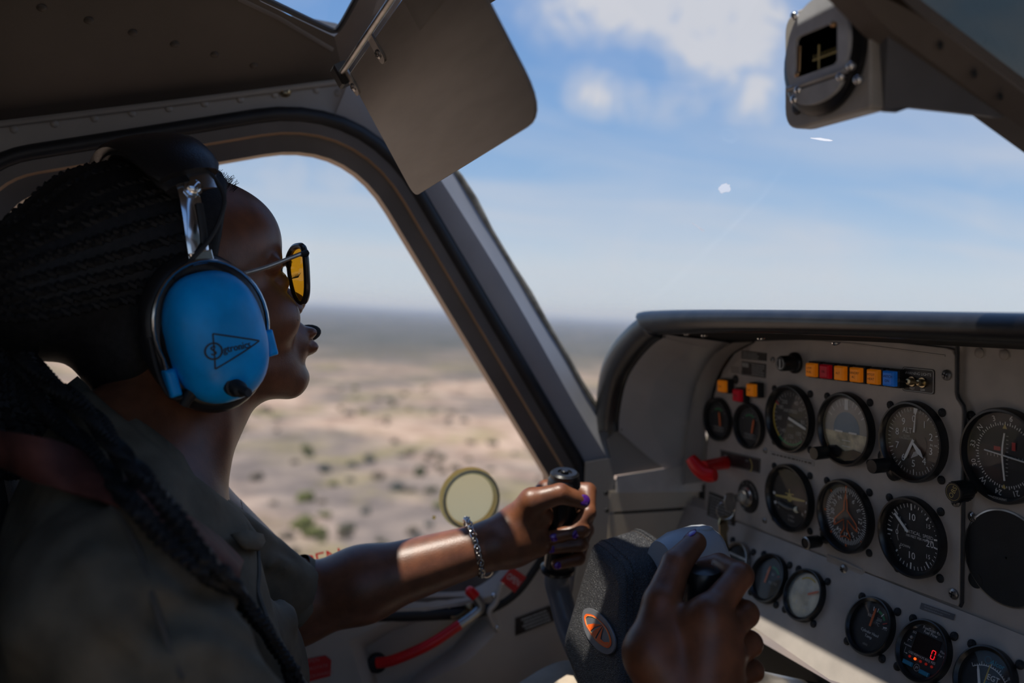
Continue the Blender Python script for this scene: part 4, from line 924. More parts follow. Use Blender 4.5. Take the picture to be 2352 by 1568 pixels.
# ---- warning light switches on a placard
t = thing('switch_placard', 'dark placard lettered WARNING LIGHTS with two toggle switches', 'switch', FP(.183, .0597, .0012)); f = FP.at(.1832, .0598, .0012)
mb = MB(); mb.poly(f, rounded([(-.0192, -.0118), (.0192, -.0118), (.0192, .0118), (-.0192, .0118)], .003, 4), 0, .0008); mb.build('plate', 'placard', t, False)
o1 = rounded([(-.0182, -.0108), (.0182, -.0108), (.0182, .0108), (-.0182, .0108)], .0025, 4)
mb = MB(); mb.tube([f(a, b, .0009) for a, b in o1], .00025, 4, closed=True); mb.text(f, 'WARNING LIGHTS', 0, .0062, .0010, .0038); mb.text(f, 'TEST', -.007, -.0085, .0010, .0030); mb.text(f, 'DIM', .006, -.0088, .0010, .0030); mb.build('lettering', 'white', t, False)
for x in (-.0062, .0062):
    g = f.at(x, -.0015, .0008); mb = MB(); mb.lathe(g, [(.0048, 0), (.0048, .0018), (.0034, .0018), (.0034, .006), (.0022, .0066)], 16, cap1=True); sw = mb.build('bushing', 'brass', t)
    mb = MB(); mb.tube([g(0, 0, .006), g(-.001, .001, .012), g(-.0015, .0015, .016)], [.0012, .0014, .0019], 10); mb.build('toggle', 'matte' if x < 0 else 'brass', sw)
# ---- dimmer knob
t = thing('dimmer_knob', 'round black dimmer knob with a small white pointer scale, left of the caption row', 'knob', FP(-.012, .0625, .0012)); p = V(1826, 833, y=-.002); f = FP.at(p.x, p.z, .0012)
mb = MB(); mb.lathe(f, [(.0122, 0), (.0122, .003), (.0110, .0045), (.0088, .0055)], 30); mb.lathe(f, [(.0088, .003), (.0088, .020), (.0078, .0215)], 24, cap1=True); mb.build('knob', 'black', t)
mb = MB(); mb.arc(f, 0, 0, RD(40), RD(320), .0058, .0064, .0217, 24); mb.poly(f, [(-.0006, -.006), (.0006, -.006), (.0006, .005), (-.0006, .005)], .0217, .0222); mb.build('pointer', 'white', t, False)
# ---- placards
def placard(name, label, pts, lines, fr=FP, conv=pp, k=.0014, m_='placard', tc='dimwhite', border=False):
    t = thing(name, label, 'placard', fr(*conv(*pts[0]), k)); P = [conv(*p) for p in pts]
    mb = MB(); mb.poly(fr, P, k, k + .0006); mb.build('plate', m_, t, False)
    c = Vector((sum(p[0] for p in P)/4, sum(p[1] for p in P)/4)); u = (Vector(P[1]) - Vector(P[0])); W_ = u.length; H = (Vector(P[3]) - Vector(P[0])).length; a = math.atan2(u.y, u.x)
    g = fr.at(c.x, c.y, k + .0008, a); mb = MB()
    if border: mb.tube([g(x*W_*.48, y*H*.42) for x, y in ((-1, -1), (1, -1), (1, 1), (-1, 1))], .0002, 4, closed=True)
    for s, x, y, z in lines: mb.text(g, s, x*W_, y*H, 0, z*H)
    if mb.v: mb.build('lettering', tc, t, False)
    return t, g, W_, H
def worn(g, W_, H, rows, t, c='dimwhite', x0=-.45, x1=.45, y0=.4, y1=-.4):
    mb = MB(); rr = random.Random(len(t.name) + int(W_*1e5))
    for i in range(rows):
        y = y0 + (y1 - y0)*(i + .5)/rows; x = x0
        while x < x1 - .04:
            w = rr.uniform(.03, .09); mb.box(g, (x*W_, min(x + w, x1)*W_), ((y - .15/rows)*H, (y + .15/rows)*H), (0, .0002)); x += w + .025
    mb.build('worn_print', c, t, False)
t, g, w, h = placard('speed_placard', 'upper dark placard with worn print at the top left of the panel', [(1706, 804), (1763, 811), (1763, 829), (1706, 823)], []); worn(g, w, h, 3, t, x1=.2)
t, g, w, h = placard('speed_placard', 'lower dark placard with worn print in a pale frame, top left of the panel', [(1707, 829), (1762, 836), (1761, 868), (1706, 860)], [], border=True); worn(g, w, h, 5, t, x0=-.05); worn(g, w, h, 5, t, x0=-.45, x1=-.2, y1=.1)
t, g, w, h = placard('small_placard', 'tiny faded label left of the speed placards', [(1681, 838), (1703, 841), (1703, 860), (1681, 857)], [], m_='panel'); worn(g, w, h, 3, t, 'placard')
t, g, w, h = placard('brake_placard', 'black framed placard beside the red T-handle', [(1657, 1032), (1749, 1053), (1748, 1086), (1660, 1066)], [('OFF', -.36, .15, .2), ('ON', .18, .15, .2)], border=True)
mb = MB(); mb.arc(g, w*.2, -h*.1, RD(30), RD(150), h*.42, h*.52, .0002); mb.build('arc_mark', 'gold', t, False)
t, g, w, h = placard('limit_placard', 'thin framed placard strip under the airspeed dial', [(1772, 1035), (1873, 1059), (1872, 1070), (1772, 1046)], [], border=True, m_='panel'); worn(g, w, h, 1, t, 'placard', y0=.5, y1=-.5)
t, g, w, h = placard('key_placard', 'black placard behind the hanging keys', [(1632, 1128), (1690, 1150), (1690, 1212), (1626, 1196)], [], k=.0016); worn(g, w, h, 8, t)
t, g, w, h = placard('fuel_placard', 'small grey label warning not to rely on fuel flow instruments', [lp and (2118, 1384), (2195, 1411), (2190, 1424), (2114, 1398)], [('Do not rely on fuel flow instruments to', 0, .2, .30), ('determine fuel levels in tanks.', -.08, -.22, .30)], FL, lp, .0004, mat('label_grey', (.10, .095, .10), .5))
mb = MB(); mb.sphere(FP(*pp(1692, 871), .0012), (.0058, .003, .0058)); tag(mb.build('push_button', 'matte'), 'small black push button between the amber caption lights', 'button')
# ---- T-handle
t = thing('t_handle', 'bright red T-handle at the left edge of the panel', 'handle', FP(-.138, -.067, .001))
e0 = V(1586, 1052, y=-.060); e1 = V(1643, 1091, y=-.046); a = V(1668, 1062, y=-.002); b = (e0 + e1)/2
mb = MB(); mb.tube([a, a.lerp(b, .5), b], [.0085, .0078, .0075], 16); mb.build('shaft', 'red_lever', t)
cc = (e0 + e1)/2; rows = []
for i in range(9):
    s_ = i/8; p = e0.lerp(e1, s_) + Vector((0, -.010*(1 - (2*s_ - 1)**2)*0 , -.007*math.sin(math.pi*s_))); rr = .0098*(1 - .25*abs(2*s_ - 1)**3); rows.append((p, (rr, rr*.85)))
mb = MB(); mb.tube([p for p, r_ in rows], [r_ for p, r_ in rows], 16); mb.build('grip_bar', 'red_lever', t, auto=50)
# ---- ignition switch and keys
t = thing('ignition_switch', 'ignition lock with black lettered ring, keys hanging from it', 'switch', FP(-.083, -.109, .0012)); p = V(1718, 1140, y=-.002); f = FP.at(p.x, p.z, .0012)
mb = MB(); mb.lathe(f, [(.0205, 0), (.0205, .0010), (.0120, .0016)], 40, cap1=True); mb.build('legend_ring', 'matte', t)
mb = MB()
for s, a in (('OFF', 205), ('R', 330), ('L', 0), ('BOTH', 35), ('START', 72)): mb.text(f, s, math.sin(RD(a))*.0172, math.cos(RD(a))*.0172, .0019, .0036, -RD(a))
mb.build('lettering', 'dimwhite', t, False)
mb = MB(); mb.lathe(f, [(.0125, .001), (.0125, .004), (.0100, .0052), (.0090, .009), (.0070, .0095)], 30, cap1=True); mb.build('lock_barrel', 'steel', t)
kr = thing('key_set', 'worn keys hanging from the ignition lock', 'keys', f(0, -.005, .012))
mb = MB(); mb.box(f.at(0, 0, 0, RD(8)), (-.0012, .0012), (-.0045, .0045), (.009, .022)); mb.build('key_blade', 'dull_steel', kr, False)
g = Fr(f(-.001, -.004, .026), (0, -1, 0), (0, 0, 1), (1, 0, 0)); mb = MB(); mb.poly(g, rounded([(-.006, -.012), (.006, -.012), (.010, 0), (.007, .011), (-.004, .011), (-.009, 0)], .004, 4), -.0012, .0012); mb.build('key_head', 'dull_steel', kr, False, bevel=.0005)
rc = f(-.006, -.016, .030); mb = MB(); mb.tube([rc + Vector((.004*math.cos(q), .010*math.cos(q), .011*math.sin(q))) for q in [2*math.pi*i/20 for i in range(20)]], .0008, 6, closed=True); mb.build('key_ring', 'steel', kr)
for dx, dz, ro in ((-.012, -.040, .1), (-.008, -.047, -.15)):
    g = Fr(f(dx, dz, .030), (.3, -1, ro), (0, ro, 1), (1, .3, 0)); mb = MB(); mb.poly(g, [(-.003, -.020), (.003, -.020), (.004, 0), (.009, .006), (.007, .015), (-.007, .015), (-.009, .006), (-.004, 0)], -.001, .001); mb.build('spare_key', 'brass', kr, False, bevel=.0004)
# ---------------------------------------------------------------- control yoke
YH = -.28
TY = RD(20)                                              # the pad leans back towards the pilot
FY = Fr((.055, YH, -.19), (1, 0, 0), (0, math.sin(TY), math.cos(TY)), (0, -math.cos(TY), math.sin(TY)))
def lean(a, b):
    d_ = Vector((a, YH, b)) - Vector(CAM); c_ = Vector(CAM); p = c_ + d_*((FY.o - c_).dot(FY.n)/d_.dot(FY.n)) - FY.o; return (p.dot(FY.u), p.dot(FY.v))
yk = thing('control_yoke', 'black leather covered control yoke with an oval orange badge and two black grips', 'control yoke', (.065, YH, -.2))
hub = rounded([(.043, -.099), (.066, -.099), (.113, -.106), (.110, -.16), (.106, -.295), (.055, -.300), (-.003, -.266), (-.036, -.238), (-.031, -.222)], [.016, .010, .018, .05, .02, .02, .02, .014, .012], 7)
hub = [lean(*q) for q in hub]; k = len(hub); cx, cz = lean(.06, -.20)
def shrink(d_): return [tuple(Vector(q) + (Vector((cx, cz)) - Vector(q)).normalized()*d_) for q in hub]
lay = [(0, .030), (.0, .012), (.0004, .004), (.002, -.0025), (.0055, -.0065), (.010, -.0085)]
mb = MB(); DF = lambda a, b, h: FY(a, b) + Vector((0, 1, .16))*h
rows = [[DF(a, b, h) for a, b in (shrink(s_) if s_ else hub)] for s_, h in [(.004, .059), (0, .055), (0, .03), (0, .012), (.001, .006), (.0035, .0022), (.0075, -.0002), (.013, -.0010)]]
mb.loft(rows, closed=True); mb.add(rows[-1], [tuple(range(k))]); mb.add(rows[0], [tuple(range(k - 1, -1, -1))])
cov = mb.build('leather_cover', 'leather', yk, auto=50)
def stitches(loop, r=.00045, ln=.0028, gap=.0016, closed=True):
    m_ = MB(); pts = [Vector(p) for p in loop]; pts = pts + [pts[0]] if closed else pts; acc = 0; on = True; a = pts[0]
    for p, q in zip(pts, pts[1:]):
        L_ = (q - p).length; t = 0
        while t < L_:
            st = min((ln if on else gap) - acc, L_ - t); b = p.lerp(q, (t + st)/L_); acc += st; t += st
            if acc >= (ln if on else gap) - 1e-7:
                if on: m_.tube([a, b], r, 4)
                on = not on; acc = 0; a = b
        a = a if on is False else a
    return m_
stitches([DF(a, b, .0034) for a, b in shrink(.0024)]).build('stitching', 'stitch', cov)
stitches([DF(a, b, .0100) for a, b in shrink(-.0004)]).build('stitching', 'stitch', cov)
stitches([DF(a, b, .047) for a, b in shrink(-.0004)]).build('stitching', 'stitch', cov)
mb = MB(); mb.tube([DF(a, b, .051) for a, b in shrink(-.0006)], .0011, 6, closed=True); mb.build('welt', 'leather', cov)
# badge
fb = FY.at(*lean(.0545, -.1852), .0012); n = 56
zb = lambda x, y: (lambda p: ((p - fb.o).dot(fb.u), (p - fb.o).dot(fb.v)))(onp(1180 + x/3.794, 1180 + y/3.794, fb.o + fb.n*.0024, FY.n))
zl = lambda pts: [(p.x, p.y) for p in catmull([(*zb(*q), 0) for q in pts], 4, True)]
mb = MB(); mb.poly(fb, zl([(640, 818), (690, 828), (760, 880), (820, 950), (865, 1040), (881, 1120), (865, 1192), (822, 1222), (765, 1208), (700, 1160), (640, 1080), (605, 990), (593, 900), (605, 840)])[::-1], 0, .0022); bd = mb.build('badge', 'badge', yk, False, bevel=.0005); bd['label'] = 'oval grey badge with an orange road emblem'
o_ = zl([(650, 871), (700, 886), (770, 945), (820, 1012), (848, 1085), (851, 1135), (825, 1167), (775, 1150), (715, 1100), (660, 1022), (628, 965), (614, 905), (626, 876)]); c_ = Vector((sum(p[0] for p in o_)/len(o_), sum(p[1] for p in o_)/len(o_)))
i_ = [tuple(c_ + (Vector(p) - c_)*.87) for p in o_]; n = len(o_)
mb = MB(); mb.add([fb(*p, .0026) for p in o_] + [fb(*p, .0026) for p in i_], [(i, (i + 1) % n, n + (i + 1) % n, n + i) for i in range(n)])
for pl_ in ([(648, 963), (700, 955), (778, 966), (705, 985), (664, 1024), (640, 985)], [(779, 970), (745, 1020), (708, 1086), (672, 1048), (715, 1005)], [(784, 975), (768, 1040), (758, 1088), (790, 1116), (828, 1116), (846, 1135), (822, 1164), (775, 1148), (715, 1102), (750, 1040)]):
    mb.poly(fb, [zb(*q) for q in pl_], .0028)
mb.build('emblem', 'badge_orange', bd, False)
mb = MB(); mb.tube([fb(*p, .0027) for p in i_], .00025, 4, closed=True); mb.build('emblem_outline', mat('emblem_cream', (.75, .45, .18), .4), bd, False)
# grey housing behind the leather
fh = Fr((.078, -.226, -.165), (1, 0, 0), (0, 0, 1), (0, 1, 0))
mb = MB(); rows = []
for y, r in [(.004, .067), (.02, .0745), (.045, .078), (.058, .0775), (.066, .072), (.072, .060), (.076, .040), (.077, .001)]:
    rows.append([fh(math.copysign(abs(math.cos(t))**.8, math.cos(t))*r*.50, math.copysign(abs(math.sin(t))**.9, math.sin(t))*r, y) for t in [2*math.pi*i/40 for i in range(40)]])
mb.loft(rows, closed=True); mb.add(rows[0], [tuple(range(39, -1, -1))]); mb.build('housing', 'hub_grey', yk, auto=60)
mb = MB(); mb.tube([Vector((.075, -.20, -.235)), Vector((.06, .10, -.345))], .019, 20); mb.build('column_shaft', 'dull_steel', yk)
p = V(1652, 1252, x=.086); mb = MB(); mb.box(Fr(p, (0, 1, -.6), (0, .6, 1), (1, 0, 0)), (-.006, .006), (-.004, .004), (-.002, .004), .001); mb.build('clip', 'brass', yk, False)
p = V(1618, 1216, x=.084); mb = MB(); mb.sphere(p, (.006, .010, .004)); mb.build('clip', 'hub_grey', yk)
# grips and their arms
GL0, GL1 = Vector((-.0865, -.25, -.060)), Vector((-.1105, -.25, -.178))
ax = (GL0 - GL1).normalized(); ug = Vector((0, 1, 0)); fg = Fr(GL1, ug.cross(ax) * -1, ug, ax)
fg = Fr(GL1, (ax.z, 0, -ax.x), (0, 1, 0), ax); Lg = (GL0 - GL1).length
mb = MB(); mb.lathe(fg, [(.0165, -.001), (.0200, .0), (.0205, .004), (.0165, .007), (.0155, .03), (.0165, .06), (.0160, Lg - .022), (.0185, Lg - .014), (.0188, Lg - .006), (.0165, Lg - .002)], 32, cap0=True, cap1=True)
for i in range(5):
    pass
lg = mb.build('left_grip', 'black', yk)
mb = MB(); mb.lathe(fg.at(0, 0, Lg - .002), [(.0168, 0), (.0166, .004), (.0140, .0062), (.0085, .0060), (.0080, .0035)], 32); mb.build('button_ring', 'black', lg)
mb = MB(); mb.lathe(fg.at(0, 0, Lg - .001), [(.0080, .002), (.0080, .0030), (.0046, .0035), (.0044, .0065), (.0036, .0072)], 20, cap1=True); mb.build('push_button', 'black', lg)
mb = MB(); mb.lathe(fg.at(0, 0, Lg - .012), [(.0192, 0), (.0192, .0022), (.0186, .0030)], 32); mb.build('grip_collar', 'matte', lg)
GR0, GR1 = Vector((.2185, -.265, -.077)), Vector((.209, -.265, -.195))
ax2 = (GR0 - GR1).normalized(); f2 = Fr(GR1, (ax2.z, 0, -ax2.x), (0, 1, 0), ax2); L2 = (GR0 - GR1).length
mb = MB(); mb.lathe(f2, [(.0195, 0), (.0200, .004), (.0160, .008), (.0150, .04), (.0160, .08), (.0152, L2 - .006), (.0135, L2 - .0015), (.009, L2)], 32, cap0=True, cap1=True); mb.build('right_grip', 'black', yk)
arm = catmull([GL1 + ax*.006, GL1 - ax*.015, Vector((-.108, -.247, -.212)), Vector((-.088, -.245, -.243)), Vector((-.045, -.245, -.268)), Vector((.02, -.25, -.270))], 6)
mb = MB(); mb.tube(arm, (.0135, .0145), 16); mb.build('left_arm', 'tube_grey', yk)
arm = catmull([GR1 + ax2*.006, GR1 - ax2*.02, Vector((.195, -.255, -.25)), Vector((.15, -.25, -.278)), Vector((.09, -.25, -.272))], 6)
mb = MB(); mb.tube(arm, (.0135, .0145), 16); mb.build('right_arm', 'tube_grey', yk)
# ---------------------------------------------------------------- pilot's sun visor
KV = .93; near_ = lambda p: Vector(CAM) + (Vector(p) - Vector(CAM))*KV
h0, hd_ = near_((-.150, -.476, .393)), Vector((.35, .010, .022))
b0, bd_ = near_((-.150, -.404, .260)), Vector((.355, .030, .035))
uv = hd_.normalized(); vv = (b0 - h0); vv = (vv - uv*vv.dot(uv)).normalized(); nv = uv.cross(vv).normalized()
Hh = .152*KV; Wd = .352*KV
fvz = Fr(h0 - nv*0, uv, vv, -nv)
vs = thing('sun_visor', "pilot's dark grey sun visor plate hanging from a metal hinge rod above the windscreen", 'sun visor', h0)
mb = MB(); o_ = rounded([(.004, .004), (Wd, .004), (Wd, Hh), (.0, Hh)][::-1], [.014, .035, .01, .006][::1], 7)
mb.poly(fvz, o_, -.0016, .0016); mb.build('visor_plate', mat('visor_plate', (.20, .18, .165), .36, 0, .05, 60, .07, 9, rotsc=((0, 0, .3), (1, 6, 6))), vs, False, bevel=.0008)
mb = MB(); mb.tube([fvz(-.004, -.002, .004), fvz(.10, -.002, .004), fvz(.335, -.002, .004)], .0032, 10); mb.build('hinge_rod', 'dull_steel', vs)
for u_ in (.006, .110):
    mb = MB(); mb.poly(fvz, rounded([(u_ - .007, -.004), (u_ + .007, -.004), (u_ + .007, .026), (u_ - .007, .026)], .006, 4), .0016, .0036); st = mb.build('hinge_strap', 'dull_steel', vs, False)
    screw(fvz, u_, .017, .0034, .0045, 'dull_steel', st)
mb = MB(); mb.poly(fvz, [(.210, .002), (.325, .002), (.325, .032), (.210, .032)], .0016, .0024); mb.build('placard_patch', mat('visor_patch', (.17, .155, .14), .45), vs, False)
mb = MB(); mb.box(Fr(fvz(-.008, 0, .002), uv, vv, -nv), (-.010, .008), (-.012, .010), (-.006, .008), .002); mb.build('hinge_block', 'matte', vs, False)
# tinted visor on the starboard side, beyond the centre post
vt = thing('tinted_visor', 'dark blue tinted visor beyond the windscreen centre post, top right corner', 'sun visor', (.6, -.3, .38))
mb = MB(); q = lambda x, y: (x, y, zpost(y) - .040 - .01*(x - .375)); mb.add([q(.380, -.40), (q(.80, -.40)), q(.80, -.02), q(.380, .10)], [(0, 1, 2, 3)]); mb.build('visor_plate', 'dark_glass', vt, False, solid=.003)
mb = MB(); mb.tube([Vector(q(.385, -.402)), Vector(q(.80, -.402))], .004, 8); mb.build('hinge_rod', 'dull_steel', vt)
# ---------------------------------------------------------------- magnetic compass on the centre post
pc = V(1890, 140, D=.62); fc = Fr(pc, (1, 0, 0), (0, 0, 1), (0, -1, 0)); cq = lambda px, py, k=0: (lambda p: ((p - fc.o).dot(fc.u), (p - fc.o).dot(fc.v)))(V(px, py, y=pc.y - k))
cp = thing('magnetic_compass', 'grey magnetic compass with a small dark window bolted to the centre post', 'compass', pc)
mb = MB(); mb.poly(fc, rounded([(-.042, -.0425), (.0455, -.0425), (.0455, .0435), (-.042, .0435)], [.018, .004, .010, .014], 6), -.016, 0); mb.build('back_plate', mat('compass_plate', (.40, .375, .34), .38, vscale=30), cp, False, bevel=.0018)
mb = MB(); mb.lathe(fc.at(.003, .002), [(.0405, 0), (.0405, .004), (.037, .006)], 40, cap1=True); mb.build('case_ring', 'black', cp)
out_ = [(.034*math.cos(t), .034*math.sin(t)) for t in [RD(-28 + 236*i/28) for i in range(29)]]
fr_ = fc.at(.0030, .004, .006)
w0 = [(-.0215, -.0125), (.0215, -.0125), (.0215, .0165), (-.0215, .0165)]
mb = MB(); n = 48; ro, ri_ = [], []
for i in range(n):
    t = 2*math.pi*i/n; c_, s_ = math.cos(t), math.sin(t); k_ = min(.0215/max(abs(c_), 1e-6), .0145/max(abs(s_), 1e-6)); ri_.append((c_*k_, s_*k_ + .002)); ro.append((.0325*c_, max(-.0168, .0365*s_ + .002)))
for lo_z, hi_z in ((-.001, .003),):
    P = [fr_(a, b, hi_z) for a, b in ri_] + [fr_(a*.985, b*.985, hi_z) for a, b in ro] + [fr_(a, b, hi_z - .0012) for a, b in ro] + [fr_(a, b, lo_z - .004) for a, b in ro] + [fr_(a, b, lo_z) for a, b in ri_]
    for r_ in range(3): mb.add(P[r_*n:(r_ + 2)*n], [(i, n + i, n + (i + 1) % n, (i + 1) % n) for i in range(n)])
    mb.add(P[4*n:5*n] + P[0:n], [(i, n + i, n + (i + 1) % n, (i + 1) % n) for i in range(n)])
mb.build('face_plate', mat('compass_face', (.52, .53, .56), .35, vscale=40), cp, False)
mb = MB(); mb.poly(fr_, w0, -.0008, 0.0); cw = mb.build('window_card', mat('compass_card', (.014, .018, .026), .25), cp, False)
mb = MB(); mb.poly(fr_, [(-.0006, -.011), (.0014, -.011), (.0014, .006), (-.0006, .006)], .0004); mb.poly(fr_, [(-.006, -.0042), (.020, -.0042), (.020, -.0030), (-.006, -.0030)], .0006)
for i in range(9): mb.poly(fr_, [(-.005 + i*.003, -.003), (-.0044 + i*.003, -.003), (-.0044 + i*.003, .0), (-.005 + i*.003, .0)], .0005)
mb.build('lubber_line', 'gold', cp, False)
mb = MB(); mb.tube([fr_(-.020, -.011, .001), fr_(-.019, .010, .001)], .0014, 8); mb.sphere(fr_(-.020, -.010, .002), .0024); mb.sphere(fr_(.017, .0150, .002), .0024); mb.build('bracket_pin', mat('copper_pin', (.62, .38, .20), .3, 1.0), cp)
mb = MB(); mb.box(fr_, (-.030, .030), (-.0205, -.0168), (.001, .005), .0012); mb.build('cover_bar', mat('bar_grey', (.42, .42, .43), .3, vscale=50), cp, False)
mb = MB(); P = [(-.026, -.0215)] + [(.0265*math.cos(t)*1.0, -.0215 + .0135*math.sin(t)) for t in [RD(180 + 180*i/14) for i in range(15)]] + [(.026, -.0215)]; mb.poly(fr_, P, -.001, .003); mb.build('cover_plate', mat('cover_grey', (.50, .505, .52), .35, vscale=40), cp, False, bevel=.0008)
for px, py in ((1823, 36), (1944, 8), (1952, 151), (1929, 176), (1969, 183), (1832, 206), (1823, 228)):
    a, b = cq(px, py, .01); mb = MB(); mb.sphere(fc(a, b, .0090), .0033, 12, 8); mb.build('screw', 'chrome', cp)
for px, py in ((1886, 12), (1832, 245)):
    a, b = cq(px, py); mb = MB(); mb.lathe(fc.at(a, b, .0002), [(.0062, 0), (.0050, .0008), (.003, .0009)], 16, cap1=True); mb.build('plug', 'matte', cp)
mb = MB(); br = [V(2018, 60, x=pc.x + .046), V(2040, 72, x=pc.x + .058), V(2130, 135, x=.372), V(2235, 212, x=.373), V(2310, 268, x=.374), V(2285, 268, x=.372), V(2200, 258, x=.368), V(2090, 246, x=.362), V(2062, 256, x=pc.x + .050), V(2030, 254, x=pc.x + .046)]
c_ = sum(br, Vector())/len(br); mb.add(br + [q_ + Vector((-.004, .002, 0)) for q_ in br], [tuple(range(10)), tuple(range(19, 9, -1))] + [(i, 10 + i, 10 + (i + 1) % 10, (i + 1) % 10) for i in range(10)]); mb.build('mounting_bracket', mat('bracket_grey', (.12, .12, .13), .45, vscale=12), cp, False)
# ---------------------------------------------------------------- unseen seat below the viewpoint, added to bounce warm light
s2 = thing('passenger_seat', 'unseen beige seat beneath the viewpoint, added to bounce warm light', 'seat', (.72, -.8, -.85))
beige = mat('beige_cloth', (.74, .60, .46), .85, 0, .4, 600, .08, 30)
f9 = Fr((.72, -.62, -.42), (1, 0, 0), (0, 1, .05), (0, -.05, 1)); mb = MB(); mb.box(f9, (-.24, .24), (-.25, .24), (-.08, .05), .02); mb.build('seat_cushion', beige, s2, bevel=.02)
f9 = Fr((.72, -.98, -.15), (1, 0, 0), (0, -.15, 1), (0, 1, .15)); mb = MB(); mb.box(f9, (-.23, .23), (-.30, .24), (-.05, .04), .02); mb.build('backrest', beige, s2, bevel=.02)
mb = MB(); mb.box(Fr((.72, -.62, -.68), (1, 0, 0), (0, 1, 0), (0, 0, 1)), (-.2, .2), (-.2, .2), (-.17, .17)); mb.build('seat_frame', 'dull_steel', s2, False)
# ---------------------------------------------------------------- pilot's seat
st = thing('pilot_seat', 'dark cloth pilot seat behind and under the pilot', 'seat', (.05, -.7, -.85))
fs_ = Fr((.05, -.865, -.2), (1, 0, 0), (0, -.12, 1), (0, 1, .12))
mb = MB(); mb.box(fs_, (-.21, .21), (-.30, .26), (-.05, .035), .02); mb.build('backrest', 'seat', st, bevel=.02)
mb = MB(); mb.box(fs_, (-.12, .12), (.27, .42), (-.04, .02), .02); mb.build('headrest', 'seat', st, bevel=.02)
fs2 = Fr((.05, -.60, -.52), (1, 0, 0), (0, 1, .06), (0, -.06, 1))
mb = MB(); mb.box(fs2, (-.22, .22), (-.26, .22), (-.07, .05), .02); mb.build('seat_cushion', 'seat', st, bevel=.02)
mb = MB(); mb.box(fs_, (-.235, -.13), (-.25, .24), (.0, .085), .02); mb.build('side_bolster', 'seat', st, bevel=.02)
mb = MB(); mb.box(fs2, (-.18, .18), (-.22, .18), (-.33, -.07)); mb.build('seat_frame', 'dull_steel', st, False)
# ---------------------------------------------------------------- the pilot
def head_frame(psi, th, ro):
    ps, t, r = map(math.radians, (psi, th, ro))
    Fw = np.array([-math.sin(ps)*math.cos(t), math.cos(ps)*math.cos(t), math.sin(t)]); S0 = np.array([math.cos(ps), math.sin(ps), 0]); U0 = np.cross(S0, Fw)
    S_ = math.cos(r)*S0 + math.sin(r)*U0; return np.stack([Fw, S_, np.cross(S_, Fw)], 1)
HM = head_frame(20, 11.8, 4); HO = np.array([-.0225, -.6499, .1409])
H = lambda F, S_, U: Vector(HO + HM @ (np.array([F, S_, U])/1000))
HV = lambda F, S_, U: Vector(HM @ np.array([F, S_, U], float)).normalized()
def loc(P): return ((P - HO.astype(np.float32)) @ HM.astype(np.float32))*1000
def trace(px, py, fn, lo=.35, hi=1.2, off=0.0):
    d_ = ray(px, py); D_ = np.arange(lo, hi, .0015); Pq = (CAM + D_[:, None]*d_).astype(np.float32); s_ = fn(Pq); i = np.argmax(s_ < off)
    return Vector(CAM + D_[i]*d_) if s_[i] < off else None
NB = (.045, -.695, -.02)
def neck_torso(P):
    n0 = H(-20, 0, -50); d = s_cone(P, n0, NB, .052, .057)
    d = smin(d, s_cone(P, H(-5, 62, -35), (.035, -.640, .012), .010, .011), .016)
    d = smin(d, s_cone(P, H(12, 0, -78), (.036, -.676, .0), .034, .036), .03)
    d = smin(d, s_cone(P, (.05, -.715, .03), (.19, -.715, -.045), .036, .042), .03)
    d = smin(d, s_cone(P, (.03, -.71, .03), (-.115, -.675, -.045), .036, .042), .03)
    d = smin(d, s_ell(P, (.045, -.705, -.17), (.165, .112, .19)), .04)
    d = smin(d, s_ell(P, (.115, -.625, -.20), (.062, .060, .062)), .03); d = smin(d, s_ell(P, (-.025, -.62, -.20), (.062, .060, .062)), .03)
    d = smin(d, s_cone(P, (.05, -.72, -.3), (.05, -.74, -.46), .125, .155), .04)
    return d
SHR, ELR, WRR = Vector((.215, -.705, -.055)), Vector((.335, -.545, -.310)), V(1590, 1690, x=.268)
SHL, ELL, WRL = Vector((-.125, -.668, -.058)), V(668, 1392, x=-.150), V(1135, 1249, x=-.090)
def body_low(P):
    d = neck_torso(P); d = smin(d, s_cone(P, SHR, ELR, .050, .043), .03); d = smin(d, s_cone(P, SHL, ELL, .048, .041), .03); return d
def skin_head(P):
    d = head_sdf(loc(P))/1000
    return smin(d, neck_torso(P), .012)
# --- left hand on the left grip: places around the grip axis
def gl(phi, r, z):
    c = GL1.lerp(GL0, (z - GL1.z)/(GL0.z - GL1.z)); return c + Vector((math.cos(RD(phi))*r, math.sin(RD(phi))*r, 0))
LF = dict(index=[(188, .037, -.086, .0125), (108, .0395, -.086, .0100), (52, .031, -.104, .0088), (8, .0265, -.124, .0075)],
          middle=[(186, .038, -.104, .0125), (104, .0390, -.112, .0102), (30, .030, -.121, .0090), (-42, .0255, -.128, .0076)],
          ring=[(184, .037, -.124, .0120), (102, .0375, -.133, .0096), (28, .0295, -.139, .0086), (-46, .0255, -.142, .0073)],
          little=[(184, .034, -.142, .0108), (104, .0340, -.152, .0086), (34, .0275, -.158, .0076), (-28, .0245, -.162, .0066)])
LFP = {k_: [(gl(a, r, z), q) for a, r, z, q in v] for k_, v in LF.items()}
LT = [(V(1180, 1216, x=-.098), .019), (V(1222, 1152, x=-.074), .0145), (V(1286, 1133, x=-.060), .0112), (V(1338, 1150, x=-.056), .0088)]
def chain(P, pts, k_):
    d = None
    for (a, ra), (b, rb) in zip(pts, pts[1:]):
        q = s_cone(P, a, b, ra, rb); d = q if d is None else smin(d, q, k_)
    return d
